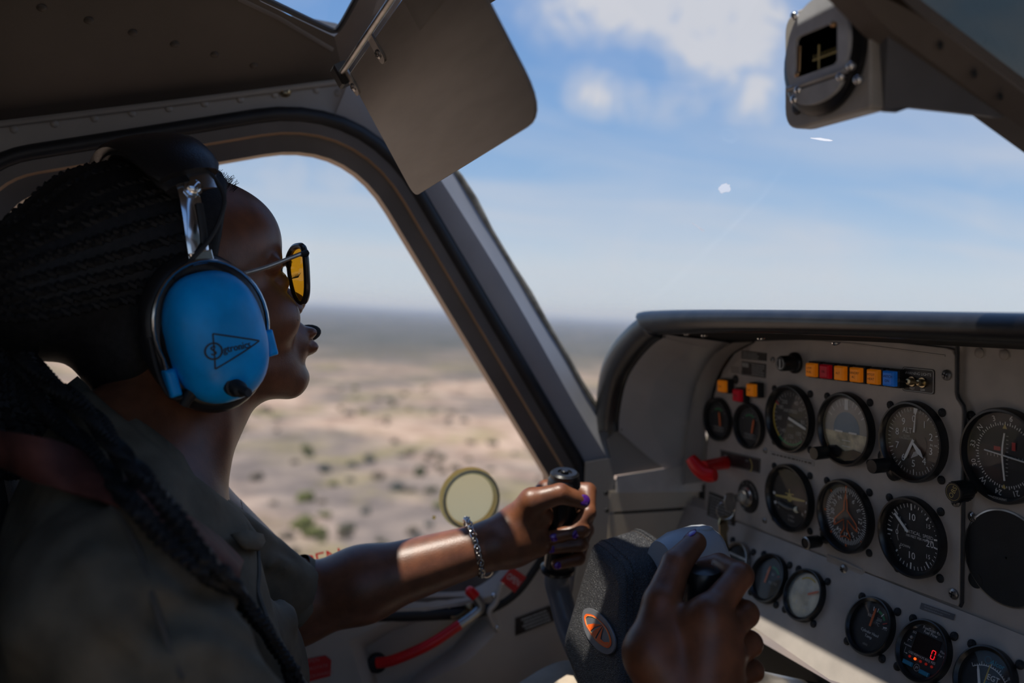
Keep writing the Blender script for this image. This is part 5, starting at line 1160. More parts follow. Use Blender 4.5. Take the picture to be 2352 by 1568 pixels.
def left_arm(P):
    mf = ELL.lerp(WRL, .35)
    d = smin(s_cone(P, ELL, mf, .041, .0385), s_cone(P, mf, WRL, .0385, .0255), .02)
    d = smin(d, s_cone(P, SHL, ELL, .048, .041), .02)
    d = smin(d, s_cone(P, WRL, V(1175, 1240, x=-.095), .0255, .028), .012)
    pal = None
    for n_, pts in LFP.items():
        q = s_cone(P, V(1172, 1235, x=-.102), pts[0][0], .024, pts[0][1]); pal = q if pal is None else smin(pal, q, .008)
    pal = smin(pal, s_cone(P, V(1175, 1250, x=-.090), V(1232, 1246, x=-.086), .024, .0170), .010)
    pal = smin(pal, s_cone(P, V(1185, 1205, x=-.092), V(1238, 1185, x=-.086), .022, .0165), .010)
    pal = smin(pal, chain(P, LT[:2], .006), .012)
    d = smin(d, pal, .012)
    th = chain(P, LT, .003)
    fin = None
    for pts in LFP.values():
        q = chain(P, pts, .003); fin = q if fin is None else smin(fin, q, .0012)
    return smin(smin(d, th, .006), fin, .003)
RT = [(V(1498, 1500, x=.240), .020), (V(1520, 1385, x=.228), .0150), (V(1553, 1296, x=.212), .0118), (V(1597, 1246, x=.200), .0094)]
gr = lambda a, r, z: Vector((.214 + math.cos(RD(a))*r, -.265 + math.sin(RD(a))*r, z))
def rf(mp, pip, x0, x1, z, r):
    p = V(*pip, x=x1); return [(V(*mp, x=x0), r + .0025), (p, r), (gr(115, .030, p.z - .006), r*.92), (gr(185, .0255, p.z - .012), r*.8)]
RFP = [rf((1628, 1412), (1700, 1322), .258, .247, 0, .0105), rf((1658, 1455), (1712, 1410), .262, .251, 0, .0105), rf((1668, 1510), (1722, 1478), .262, .250, 0, .0100), rf((1668, 1562), (1728, 1540), .258, .246, 0, .0090)]
def right_arm(P):
    mf = ELR.lerp(WRR, .4)
    d = smin(s_cone(P, ELR, mf, .044, .040), s_cone(P, mf, WRR, .040, .027), .02); d = smin(d, s_cone(P, SHR, ELR, .050, .044), .02)
    pal = None
    for pts in RFP:
        q = s_cone(P, WRR, pts[0][0], .025, pts[0][1] + .002); pal = q if pal is None else smin(pal, q, .012)
    pal = smin(pal, s_cone(P, V(1520, 1530, x=.243), V(1600, 1450, x=.249), .020, .014), .012)
    pal = smin(pal, chain(P, [RT[0], (V(1560, 1440, x=.243), .0125), (RFP[0][0][0], .0125)], .006), .010)
    pal = smin(pal, s_cone(P, WRR, RT[0][0], .024, .020), .012)
    d = smin(d, pal, .012)
    th = chain(P, RT, .003); fin = None
    for pts in RFP:
        q = chain(P, pts, .003); fin = q if fin is None else smin(fin, q, .0015)
    return smin(smin(d, th, .007), fin, .004)
def bounds(pts, pad):
    a = np.array([tuple(p) for p in pts]); return a.min(0) - pad, a.max(0) + pad
pv, pf, off = [], [], 0
pilot = thing('person', 'woman in an olive shirt flying the aeroplane, braided hair, looking out to the left front', 'person', (.05, -.7, -.85))
lo_, hi_ = bounds([H(-110, -85, -60), H(-110, 85, 140), H(125, 80, 0), H(125, -80, 0), H(60, 0, 140), (.045, -.70, -.03)], .012); lo_[2] = -.03
jobs = [(skin_head, lo_, hi_, .0025),
        (left_arm, *bounds([ELL, WRL] + [p for c_ in LFP.values() for p, r in c_] + [p for p, r in LT], .050), .0021),
        (right_arm, *bounds([ELR.lerp(WRR, .5), WRR] + [p for c_ in RFP for p, r in c_] + [p for p, r in RT], .045), .0021),
        (body_low, (-.23, -.86, -.62), (.40, -.46, -.02), .009)]
for fn, a, b, h in jobs:
    v_, f_ = surfnet(fn, a, b, h); pv.append(v_); pf.append(f_ + off); off += len(v_)
bodyo = from_np('body', np.concatenate(pv), np.concatenate(pf), 'skin', pilot)
# nails
def nail(p, nrm, along, w, l):
    n_ = Vector(nrm).normalized(); a = Vector(along); a = (a - n_*a.dot(n_)).normalized(); m3 = Matrix((a, n_.cross(a), n_)).transposed()
    mb = MB(); mb.sphere(p - n_*.0002, (l*.92, w*.95, .0015), 14, 8, m3); mb.build('nail', 'nail', pilot)
for n_, c_ in LFP.items():
    (a, _), (b, r) = c_[2], c_[3]; dr = (b - a).normalized(); ctr = GL1.lerp(GL0, (b.z - GL1.z)/(GL0.z - GL1.z)); nr = (b - ctr); nr = (nr - dr*nr.dot(dr)).normalized()
    nail(b + nr*r*.86 + dr*.0005, nr, dr, r*.68, r*.80)
dr = (LT[3][0] - LT[2][0]).normalized(); nr = Vector((.93, -.1, .30)); nr = (nr - dr*nr.dot(dr)).normalized(); nail(LT[3][0] + nr*.0076 - dr*.0010, nr, dr, .0066, .0078)
dr = (RT[3][0] - RT[2][0]).normalized(); nr = Vector((.05, -.80, .35)); nr = (nr - dr*nr.dot(dr)).normalized(); nail(RT[3][0] + nr*.0084 - dr*.0002, nr, dr, .0066, .0085)
# eyes and lashes
for s_ in (1, -1):
    mb = MB(); mb.sphere(H(73, 32*s_, 4), .0125, 14, 10); mb.build('eye', 'eye', pilot)
    mb = MB()
    for i in range(11):
        a = 26 + i*2.2; b0_ = H(86.0 - abs(a - 36)*.12, a*s_, 4.5); mb.tube([b0_, b0_ + HV(1, .15*s_*(i - 5)/5, -.05)*.0045, b0_ + HV(1, .3*s_*(i - 5)/5, .45)*.0085], [.0005, .0004, .0001], 4)
    mb.build('eyelashes', 'lash', pilot)
mb = MB(); mb.sphere(H(73, 57, -33), .0014, 8, 6); mb.build('mole', 'lash', pilot)
# ---------------------------------------------------------------- hair
def hair_sdf(P):
    Q = loc(P); F, S_, U = Q[:, 0], Q[:, 1], Q[:, 2]
    d = s_ell(Q, (-4, 0, 40), (102, 80.5, 94)); d = smin(d, s_ell(Q, (44, 0, 50), (55, 64, 54)), 14)
    d = smin(d, s_ell(Q, (-50, 0, 60), (72, 64, 73)), 20); d = smin(d, s_ell(Q, (-106, 0, 40), (58, 58, 60)), 25); d = smin(d, s_ell(Q, (-66, 0, -22), (36, 50, 48)), 20)
    line = np.where(U > 20, 8 + (U - 20)*.50, 8 - (20 - U)*.75)          # hairline from forehead to nape
    line = line - np.clip(np.abs(S_) - 45, 0, 40)*.25
    d = smax(d, F - line, 4); d = smax(d, -(U + 74 + F*.10), 6)
    return d/1000
ho = thing_ = None
lo_, hi_ = bounds([H(-165, -85, -65), H(-165, 85, 140), H(70, 85, 140), H(70, -85, -65)], .01)
hv, hf = surfnet(hair_sdf, lo_, hi_, .004)
hair = from_np('hair', hv, hf, 'hair', pilot); hair['label'] = 'black hair in thick rows of braids gathered at the back'
def plait(path, r, pitch=.016, fuzz=0.0):
    pts = [Vector(p) for p in path]; ds = [0]
    for a, b in zip(pts, pts[1:]): ds.append(ds[-1] + (b - a).length)
    mb = MB(); n_ = max(8, int(ds[-1]/.0030)); P, T = [], []
    for i in range(n_ + 1):
        s_ = ds[-1]*i/n_; j = max(0, min(len(ds) - 2, np.searchsorted(ds, s_) - 1)); t = (s_ - ds[j])/max(ds[j + 1] - ds[j], 1e-9); P.append(pts[j].lerp(pts[j + 1], t)); T.append((pts[j + 1] - pts[j]).normalized())
    rr = r if callable(r) else (lambda t: r)
    for q in range(3):
        C_ = []; R_ = []
        for i in range(n_ + 1):
            ph = 2*math.pi*(ds[-1]*i/n_)/pitch + q*2*math.pi/3; ref = Vector((0.2, .1, 1)) if abs(T[i].z) < .9 else Vector((1, 0, 0)); u = T[i].cross(ref).normalized(); w = T[i].cross(u); r_ = rr(i/n_)
            C_.append(P[i] + u*(math.sin(ph)*r_*.60) + w*(math.sin(2*ph)*r_*.34)); R_.append(r_*.56)
        mb.tube(C_, R_, 6)
    return mb
# cornrows over the scalp: great circles from the hairline to the gathering point at the back
bunp = np.array([-155, 0, 38.])
def scalp(fdir, t):
    c = np.array([0, 0, 45.]); a = np.array(fdir, float); a /= np.linalg.norm(a); b = (bunp - c)/np.linalg.norm(bunp - c); w = math.acos(np.clip(a @ b, -1, 1)); q = (math.sin((1 - t)*w)*a + math.sin(t*w)*b)/math.sin(w)
    D_ = np.arange(50, 175, 1.0); Pq = c + D_[:, None]*q; s_ = hair_sdf((HO + (HM @ (Pq.T/1000)).T).astype(np.float32)); i = np.where(s_ < -.0026)[0]
    return H(*(c + q*D_[i[-1]])) if len(i) else None
rows_ = []
for a in np.linspace(-82, 82, 13): rows_.append((math.cos(RD(a))*.62, math.sin(RD(a)), .62 if abs(a) < 60 else .42))
for s_ in (1, -1):
    for e in (.18, -.02, -.22, -.42): rows_.append((.18 - abs(e - .1)*.6, s_, e))
for fd in rows_:
    path = [scalp(fd, t) for t in np.linspace(.10, .97, 22)]; path = [p for p in path if p is not None]
    if len(path) > 6: plait(path, .0060, .016).build('braid', 'hair', hair)
fz = MB(); rr_ = random.Random(4)
for i in range(240):
    t = rr_.uniform(.35, 1.0); q = Vector((rr_.uniform(18, 66), rr_.uniform(-30, 62), 0)); P_ = None
    c = np.array([0, 0, 45.]); dd = np.array([q.x, q.y, 75 - .25*q.x]); dd /= np.linalg.norm(dd); D_ = np.arange(60, 120, 1.0); Pq = c + D_[:, None]*dd; s_ = head_sdf(Pq); j = np.where(s_ < 1.0)[0][-1]; p0 = c + dd*D_[j]
    L_ = rr_.uniform(3, 8); ph = rr_.uniform(0, 6); fz.tube([H(*(p0 + dd*L_*k_/5 + np.array([math.cos(ph + k_*1.3), math.sin(ph + k_*1.3), 0])*1.3*k_/5)) for k_ in range(6)], .00022, 3)
fzo = fz.build('baby_hairs', 'hair', hair); fzo['kind'] = 'stuff'
# hanging braids
def hang(pxs, r0=.0075, r1=.005): return catmull([V(x, y, D=d_) for x, y, d_ in pxs], 6)
for i in range(14):
    o_ = i*12 - 95
    pth = [(20 - abs(i - 6)*4, 650 + i*5, .745), (14 + o_*.35, 745, .725), (18 + o_*.6, 850, .70), (45 + o_*.95, 940, .685), (70 + o_*1.15, 1010, .69), (60 + o_*1.2, 1090, .72)]
    plait(hang(pth), .0085, .020).build('braid', 'hair', hair)
mb = MB(); cl0, cl1 = V(48, 668, D=.690), V(14, 722, D=.695)
for i in range(7):
    c_ = cl0.lerp(cl1, i/6); ax_ = (cl1 - cl0).normalized(); mb.tube([c_ - ax_*.0012, c_ + ax_*.0012], .0105, 12)
for q in range(10):
    mb.tube([cl0.lerp(cl1, t) + HV(.3, 1, .3)*.0095*math.cos(q*.63 + t*6) + HV(1, -.2, 0)*.0095*math.sin(q*.63 + t*6) for t in np.linspace(0, 1, 10)], .0013, 5)
o_ = mb.build('hair_cuff', 'steel', hair); o_['label'] = 'silvery woven hair cuff'
# ---------------------------------------------------------------- clothes
CUF = V(690, 1380, x=-.146); cud = (ELL - SHL).normalized(); cud = (CUF - Vector((-.135, -.655, -.09))).normalized()
CP0, CP1, CP2 = V(191, 880, D=.735), V(478, 1112, D=.748), V(335, 1000, D=.685)
CPN = (CP1 - CP0).cross(CP2 - CP0).normalized(); CPN = CPN if CPN.z > 0 else -CPN
def shirt0(P):
    d = neck_torso(P) - .008
    d = smin(d, s_cone(P, SHR + Vector((0, 0, .002)), SHR.lerp(ELR, .72), .060, .056), .03)
    d = smin(d, s_cone(P, Vector((-.125, -.665, -.06)), CUF, .055, .0445), .03)
    return d
fl_ = []
for a, b, r_ in [((285, 1196), (462, 1285), .011), ((366, 1364), (556, 1460), .010), ((330, 1225), (440, 1330), .008), ((420, 1480), (600, 1545), .011), ((300, 1440), (420, 1560), .009), ((470, 1330), (610, 1440), .012), ((200, 1300), (330, 1520), .008), ((560, 1440), (640, 1540), .010)]:
    p, q = trace(*a, shirt0), trace(*b, shirt0)
    if p and q: fl_.append((p, q, r_))
for a, b, r_ in [((620, 1290), (660, 1430), .006), ((655, 1300), (672, 1440), .005), ((640, 1285), (700, 1330), .006)]:
    p, q = trace(*a, shirt0), trace(*b, shirt0)
    if p and q: fl_.append((p, q, r_))
def shirt(P):
    d = shirt0(P)
    for a, b, r_ in fl_: d = smin(d, s_cone(P, a, b, r_, r_*.6) + r_*.35, .014)
    d = d + .0022*np.sin(P[:, 0]*46 + P[:, 2]*70 + 2*np.sin(P[:, 1]*31)) + .0014*np.sin(P[:, 1]*95 - P[:, 2]*60 + 3*np.sin(P[:, 0]*23))
    e0_ = CUF - cud*.03; d = smax(d, -s_cone(P, e0_, CUF + cud*.06, .040, .041), .002)
    pl_ = (P - np.array(CUF, np.float32)) @ np.array(cud, np.float32); near = np.linalg.norm(P - np.array(CUF, np.float32), axis=1) < .11
    d = np.where(near, np.maximum(d, pl_), d)
    # neck opening: cut above a sloping collar plane
    d = smax(d, (P - np.array(CP0, np.float32)) @ np.array(CPN, np.float32), .006)
    d = smax(d, -s_cone(P, H(-20, 0, -40), (.045, -.692, -.015), .054, .060), .003)
    return d
sv, sf = surfnet(shirt, (-.26, -.87, -.60), (.40, -.46, .09), .0042)
sh = from_np('shirt', sv, sf, 'shirt', pilot); sh['label'] = 'olive short sleeved shirt'
# collar leaf on the near side, seam lines and placket
top = [(175, 872, .735), (195, 890, .722), (229, 924, .703), (335, 986, .682), (409, 1045, .690), (445, 1085, .712), (477, 1109, .742)]
outr = [(90, 965, .71), (120, 995, .690), (210, 1055, .650), (330, 1130, .632), (440, 1192, .655), (530, 1242, .70), (600, 1242, .742)]
ra_, rb_ = catmull([V(a, b, D=d_) for a, b, d_ in top], 6), catmull([V(a, b, D=d_) for a, b, d_ in outr], 6)
mb = MB(); rows = [[q + Vector((-.006, 0, -.030)) for q in ra_], [q + Vector((-.003, 0, -.004)) for q in ra_], [q + Vector((0, 0, .002)) for q in ra_]] + [[a.lerp(b, t) + Vector((.004*math.sin(math.pi*t), 0, .004*math.sin(math.pi*t))) for a, b in zip(ra_, rb_)] for t in (.15, .35, .6, .85, 1)]
mb.loft(rows); co = mb.build('collar', 'shirt', pilot, solid=.0018, auto=80)
stitches([a.lerp(b, .80) + Vector((.0036, -.001, .0036)) for a, b in zip(ra_, rb_)][4:], .0003, .0022, .0016, False).build('stitching', 'thread', co)
far = [(477, 1109, .745), (520, 1153, .765), (560, 1192, .775), (598, 1236, .765)]; far2 = [(470, 1150, .72), (510, 1200, .735), (560, 1255, .750), (592, 1300, .755)]
mb = MB(); mb.loft([catmull([V(a, b, D=d_) for a, b, d_ in r], 5) for r in (far, far2)]); mb.build('collar', 'shirt', pilot, solid=.002)
mb = MB(); tabp = [trace(*p, shirt, off=.006) or V(*p, D=.75) for p in [(528, 1228), (560, 1218), (597, 1228), (603, 1246), (592, 1266), (560, 1262)]]; c_ = sum(tabp, Vector())/6; mb.add(tabp + [c_], [(i, (i + 1) % 6, 6) for i in range(6)]); mb.build('collar_tip', 'shirt', pilot, solid=.003)
def seam(pxs, name, m_, r_=.0016, off=.0005, par=sh):
    pts = [trace(*p, shirt, off=off) for p in pxs]; pts = [p for p in pts if p is not None]
    if len(pts) > 1: mb = MB(); mb.tube(catmull(pts, 5), r_, 5); mb.build(name, m_, par)
seam([(255, 1165), (283, 1200), (320, 1270), (350, 1370), (385, 1480), (420, 1560)], 'seam', 'shirt_seam', .0022)
seam([(592, 1266), (594, 1320), (592, 1362), (612, 1420)], 'placket_edge', 'shirt_seam', .0022)
# cuff of the left sleeve
fcf = Fr(CUF, cud.cross(Vector((0, 0, 1))), cud.cross(Vector((0, 0, 1))).cross(cud) * -1, cud)
mb = MB(); mb.lathe(fcf, [(.0440, -.024), (.0448, -.022), (.0448, .001), (.0436, .002), (.0415, .001), (.0400, -.02)], 40); mb.build('sleeve_cuff', 'shirt', pilot)
# trousers and boots
def trouser_sdf(P):
    d = None
    for hx, kx, ax_ in ((.125, .175, .17), (-.03, -.080, -.05)):
        K_ = (kx, -.245, -.352); q = smin(s_cone(P, (hx, -.68, -.47), K_, .092, .066), s_cone(P, K_, (ax_, .10, -.72), .062, .048), .03); d = q if d is None else smin(d, q, .01)
    return smin(d, s_ell(P, (.05, -.72, -.44), (.19, .14, .11)), .04)
tv, tf = surfnet(trouser_sdf, (-.22, -.88, -.80), (.32, .18, -.27), .009)
tr = from_np('trousers', tv, tf, 'trouser', pilot); tr['label'] = 'pale khaki trousers'
for ax_ in (.17, -.03):
    mb = MB(); mb.sphere((ax_, .15, -.775), (.045, .13, .05), 16, 10); mb.build('boot', 'cloth', pilot)
# the two long braids lying over the shoulder and hanging down the chest
def over(pxs, off): return catmull([(trace(x, y, shirt, off=off) if d_ is None else V(x, y, D=d_)) or V(x, y, D=.62) for x, y, d_ in pxs], 6)
b1 = over([(40, 790, .70), (95, 862, .675), (150, 905, .655), (215, 960, .635), (270, 1035, .60), (330, 1100, None), (392, 1175, None), (448, 1250, None), (500, 1310, None), (548, 1362, .60), (600, 1428, .62), (640, 1490, .64), (668, 1532, .65), (690, 1600, .66)], .020)
b2 = over([(30, 800, .71), (80, 880, .68), (120, 950, .655), (180, 1010, .63), (245, 1085, .60), (300, 1150, None), (360, 1218, None), (420, 1275, None), (480, 1322, None), (540, 1368, .605), (595, 1432, .625), (636, 1492, .645), (664, 1536, .655), (684, 1600, .665)], .016)
for b in (b1, b2): plait(b, lambda t: .0078 - .0022*t, .017).build('braid', 'hair', hair)
# ---------------------------------------------------------------- shoulder harness
ub = [(-60, 978), (0, 988), (90, 1003), (190, 1042), (300, 1112), (420, 1182), (500, 1236), (556, 1290)]; lb = [(-60, 1058), (0, 1070), (85, 1106), (170, 1136), (280, 1168), (380, 1228), (470, 1292), (540, 1352)]
rows = []
for row in (ub, lb):
    pts = []
    for i, (x, y) in enumerate(row):
        p = trace(x, y, shirt, off=.006) if i > 2 else None; pts.append(p or V(x, y, D=(.615, .60, .575)[min(i, 2)]))
    rows.append(catmull(pts, 6))
mb = MB(); mb.loft([rows[0], [a.lerp(b, .5) + Vector((.002, 0, .003)) for a, b in zip(*rows)], rows[1]]); hb = mb.build('shoulder_harness', 'belt', None, solid=.0022, auto=80)
tag(hb, "dull red shoulder harness strap over the pilot's near shoulder", 'seat belt')
# ---------------------------------------------------------------- headset
hs = thing('headset', 'blue aviation headset worn by the pilot, black padded headband and steel yoke', 'headset', H(-10, 0, 60))
def fcup(side): return Fr(H(-19, 86*side, -27), HV(1, .02*side, .0), HV(0, 0, 1), HV(-.06, side, -.02))
fcu = fcup(1)
fcu = Fr(fcu.o, fcu.u, fcu.n.cross(fcu.u), fcu.n)
WC, HC, DC = .0395, .0535, .033
def cup_z(a, b):
    q = min(.9999, abs(a/WC)**2.5 + abs(b/HC)**2.4); return .012 + DC*(1 - q)**.42
def shell(f, side):
    mb = MB(); rows = []
    for t in [0, .2, .4, .55, .68, .78, .86, .92, .96, .985, .997, 1.0]:
        row = []
        for i in range(48):
            a = 2*math.pi*i/48; ca, sa = math.cos(a), math.sin(a); r = 1/((abs(ca)**2.5 + abs(sa)**2.4)**(1/2.45)); x, y = WC*ca*r*t, HC*sa*r*t; row.append(f(x, y, cup_z(x, y) if t < 1 else .010))
        rows.append(row)
    rows.append([f(WC*1.0*math.cos(2*math.pi*i/48), HC*math.sin(2*math.pi*i/48), .004) for i in range(48)])
    mb.loft(rows[1:], closed=True); mb.add(rows[1], [tuple(range(48))]); return mb
cup = shell(fcu, 1).build('ear_cup', 'cup_blue', hs, auto=60); cup['label'] = 'bright blue right ear cup'
ring_ = [fcu(.036*math.cos(t)*1.12 - .001, .049*math.sin(t)*1.10 + .004, -.004) for t in [2*math.pi*i/40 for i in range(40)]]
mb = MB(); mb.tube(ring_, (.0125, .013), 12, closed=True); mb.lathe(Fr(fcu.o, fcu.u, fcu.v*1.0, fcu.n), [(.040, .004), (.043, .008), (.040, .012)], 40); mb.build('ear_cushion', 'pad', hs)
f2_ = fcup(-1); f2_ = Fr(f2_.o, f2_.n.cross(f2_.v) * -1, f2_.v, f2_.n)
c2_ = shell(f2_, -1).build('ear_cup', 'cup_blue', hs, auto=60); c2_['label'] = 'left ear cup hidden behind the head'
mb = MB(); mb.tube([f2_(.038*math.cos(t), .051*math.sin(t), -.006) for t in [2*math.pi*i/40 for i in range(40)]], .0125, 12, closed=True); mb.build('ear_cushion', 'pad', hs)
# maker's mark printed on the cup, following its surface
lm = MB(); s3 = lambda a, b: fcu(a, b, cup_z(a, b) + .0003)
def mark_line(p, q, w=.0006, n_=14):
    p, q = Vector(p), Vector(q); t = (q - p).normalized(); nn = Vector((-t.y, t.x))*w; P = []
    for i in range(n_ + 1): c_ = p.lerp(q, i/n_); P += [s3(*(c_ + nn)), s3(*(c_ - nn))]
    lm.add(P, [(2*i, 2*i + 1, 2*i + 3, 2*i + 2) for i in range(n_)])
def cupxy(px, py):
    d_ = Vector(ray(px, py)); c_ = Vector(CAM); z = .042
    for _ in range(12):
        t = ((fcu.o + fcu.n*z) - c_).dot(fcu.n)/d_.dot(fcu.n); p = c_ + d_*t - fcu.o; a, b = p.dot(fcu.u), p.dot(fcu.v); z = cup_z(a, b)
    return (a, b)
ta, tb, tc_ = cupxy(493, 765), cupxy(601, 781), cupxy(498, 846)
mark_line(ta, tb); mark_line(tb, tc_); mark_line(tc_, ta)
cc_ = cupxy(495, 805); u_ = (Vector(cupxy(590, 790)) - Vector(cupxy(505, 808))); rot = math.atan2(u_.y, u_.x)
pol = [(cc_[0] + .0062*math.cos(t), cc_[1] + .0062*math.sin(t)) for t in [2*math.pi*i/24 for i in range(25)]]
for p, q in zip(pol, pol[1:]): mark_line(p, q, .0007, 2)
def mark_text(t, a, b, size, rot, sx=1.0):
    vs, fs = text_geo(t, size); cs, sn = math.cos(rot), math.sin(rot); lm.add([s3(a + x*sx*cs - y*sn, b + x*sx*sn + y*cs) for x, y, z in vs], fs)
tx_ = cupxy(548, 796)
for e_ in (-.00022, 0, .00022): mark_text('S', cc_[0] + e_, cc_[1], .0105, rot); mark_text('igtronics', tx_[0] + e_, tx_[1], .0082, rot, .86)
lm.build('printed_mark', 'matte', cup, False)
# wire yoke around the cup with its pivots
arc_ = []
for i in range(25):
    t = RD(198 - 216*i/24); arc_.append(fcu(.0465*math.cos(t), .010 + .0520*math.sin(t), .012 + .004*math.sin(t)))
arc_ = [fcu(-.0440, -.024, .010)] + arc_ + [fcu(.0440, -.016, .010)]
mb = MB(); mb.tube(arc_, (.0030, .0017), 8, flat=tuple(fcu.n)); mb.build('yoke_wire', 'steel', hs)
for x, y in ((.0425, -.016), (-.0425, -.026)):
    mb = MB(); mb.box(fcu.at(x, y), (-.0045, .0045), (-.011, .011), (.004, .018), .002); mb.build('pivot_lug', 'cup_blue', hs, bevel=.0012)
tp = fcu(.000, .0625, .016)
st0 = H(-6, 87, 92)
# steel slider straps up to the headband
def strap(side):
    pts = catmull([H(-15, 96*side, 36), H(-13, 96*side, 54), H(-10, 94*side, 72), H(-7, 90*side, 90), H(-4, 82*side, 108)], 6)
    mb = MB(); mb.tube(pts, (.0085, .0012), 8, flat=tuple(HV(1, 0, -.1))); return mb.build('slider_strap', 'chrome', hs)
s_r = strap(1); strap(-1)
mb = MB(); mb.tube([H(-8.5, 98, 48), H(-6, 97.5, 62), H(-3, 95, 80)], (.0030, .0008), 8, flat=tuple(HV(1, 0, 0))); mb.build('slot', 'matte', s_r)
fk = Fr(H(-4, 90.5, 92), HV(1, 0, 0), HV(0, -.3, 1), HV(0, 1, .3)); mb = MB(); mb.lathe(fk, [(.0075, 0), (.0075, .003), (.0055, .0036), (.0055, .0075), (.0040, .0085)], 8, cap1=True); mb.build('lock_nut', 'chrome', hs)
fk = Fr(H(-14, 97, 38), HV(1, 0, 0), HV(0, 0, 1), HV(0, 1, 0)); mb = MB(); mb.box(fk, (-.009, .009), (-.006, .004), (-.003, .003), .0008); mb.build('yoke_clamp', 'chrome', hs, False)
# headband pad
for name, w, r0_, th_, rng, m_ in (('headband_pad', .030, 1.0, .009, (30, 150), 'pad'), ('headband_pad', .035, 1.07, .008, (34, 146), 'pad')):
    pts = [H(0 - 4*math.sin(RD(a)), 99*math.cos(RD(a))*r0_, 48 + 92*math.sin(RD(a))*r0_) for a in np.linspace(rng[0], rng[1], 22)]
    mb = MB(); mb.tube(pts, [(w*(.72 + .28*math.sin(math.pi*min(1, max(0, i/21)))**.35), th_) for i in range(22)], 14, flat=tuple(HV(1, 0, 0))); mb.build(name, m_, hs)
pts = [H(0 + 8*math.sin(RD(a)), 106*math.cos(RD(a)), 50 + 100*math.sin(RD(a))) for a in np.linspace(24, 156, 28)]
mb = MB(); mb.tube(pts, (.0105, .0011), 8, flat=tuple(HV(1, 0, 0))); mb.build('headband_spring', 'steel', hs)
# knob, cable boots, cables, boom microphone
a, b = cupxy(540, 884); kf = fcu.at(a, b, cup_z(a, b) - .003); kf = Fr(kf.o, kf.u, kf.v, kf.n + kf.v*-.35 + kf.u*.25); kf = Fr(kf.o, kf.n.cross(kf.v) * -1, kf.v, kf.n)
mb = MB(); mb.lathe(kf, [(.0082, 0), (.0082, .004), (.0068, .005), (.0064, .011), (.0042, .013), (.0038, .020), (.0030, .021)], 20, cap1=True); mb.build('volume_knob', 'matte', hs)
bt = fcu(-.0330, -.040, .012); mb = MB(); mb.tube([fcu(-.029, -.036, .014), bt, fcu(-.038, -.046, .010)], [.0055, .005, .004], 12); mb.build('cable_boot', 'matte', hs)
mb = MB(); mb.tube(catmull([bt, fcu(-.046, -.036, .010), fcu(-.050, -.015, .008), fcu(-.049, .012, .008)], 6), .0018, 8); mb.build('cable', 'matte', hs)
mb = MB(); mb.tube(catmull([H(8, 84, 112), H(16, 92, 98), H(17, 98, 80), H(6, 101, 62), H(-8, 102, 48), H(-22, 101, 38), H(-40, 99, 26)], 8), .0019, 8); mb.build('cable', 'matte', hs)
mb = MB(); mc = H(114, -14, -53); mb.sphere(mc, (.011, .017, .009), 16, 10, Matrix((HV(1, -.5, 0), HV(.5, 1, 0), HV(0, 0, 1))).transposed()); mb.build('microphone', 'cloth', hs)
mb = MB(); mb.tube(catmull([H(20, -128, -30), H(70, -110, -48), H(108, -60, -50), mc], 8), .0022, 8); mb.build('microphone_boom', 'matte', hs)
# ---------------------------------------------------------------- sunglasses
sg_ = thing('sunglasses', 'black framed sunglasses with amber lenses worn by the pilot', 'sunglasses', H(100, 0, 5))
def lens_pt(s_, x, y): return H(100.5 + .17*y - .0022*x*x, s_*x, 5 + y)
LO = [(9, 12), (12, 20), (24, 26.5), (40, 27.5), (54, 25), (60, 17), (59, 2), (54, -14), (44, -23), (30, -25), (17, -18), (10, -3)]
for s_ in (1, -1):
    o_ = catmull([(x, y, 0) for x, y in LO], 5, True); c_ = Vector((34, 2, 0)); rows = [[lens_pt(s_, *(c_.lerp(p, t))[:2]) for p in o_] for t in (.02, .35, .7, 1)]
    mb = MB(); mb.loft(rows, closed=True); mb.build('lens', 'lens_amber', sg_)
    mb = MB(); mb.tube([lens_pt(s_, p.x, p.y) for p in o_], [(.0030, .0030) if p.y > 10 or p.x > 40 else (.0020, .0020) for p in o_], 8, closed=True); mb.build('rim', 'black', sg_)
    mb = MB(); mb.tube(catmull([lens_pt(s_, 60, 19), H(86, 67*s_, 24), H(50, 73*s_, 19), H(5, 78*s_, 15), H(-12, 79*s_, 2)], 6), [(.0020, .0010)]*25, 8); tm = mb.build('temple', 'dull_steel', sg_)
    mb = MB(); mb.tube([lens_pt(s_, 58, 18.5), lens_pt(s_, 63, 19), H(88, 66*s_, 24)], [.003, .0035, .0022], 8); mb.build('hinge', 'black', sg_)
mb = MB(); mb.tube(catmull([lens_pt(1, 9, 13), H(109, 0, 20), lens_pt(-1, 9, 13)], 5), .0022, 8); mb.build('bridge', 'dull_steel', sg_)
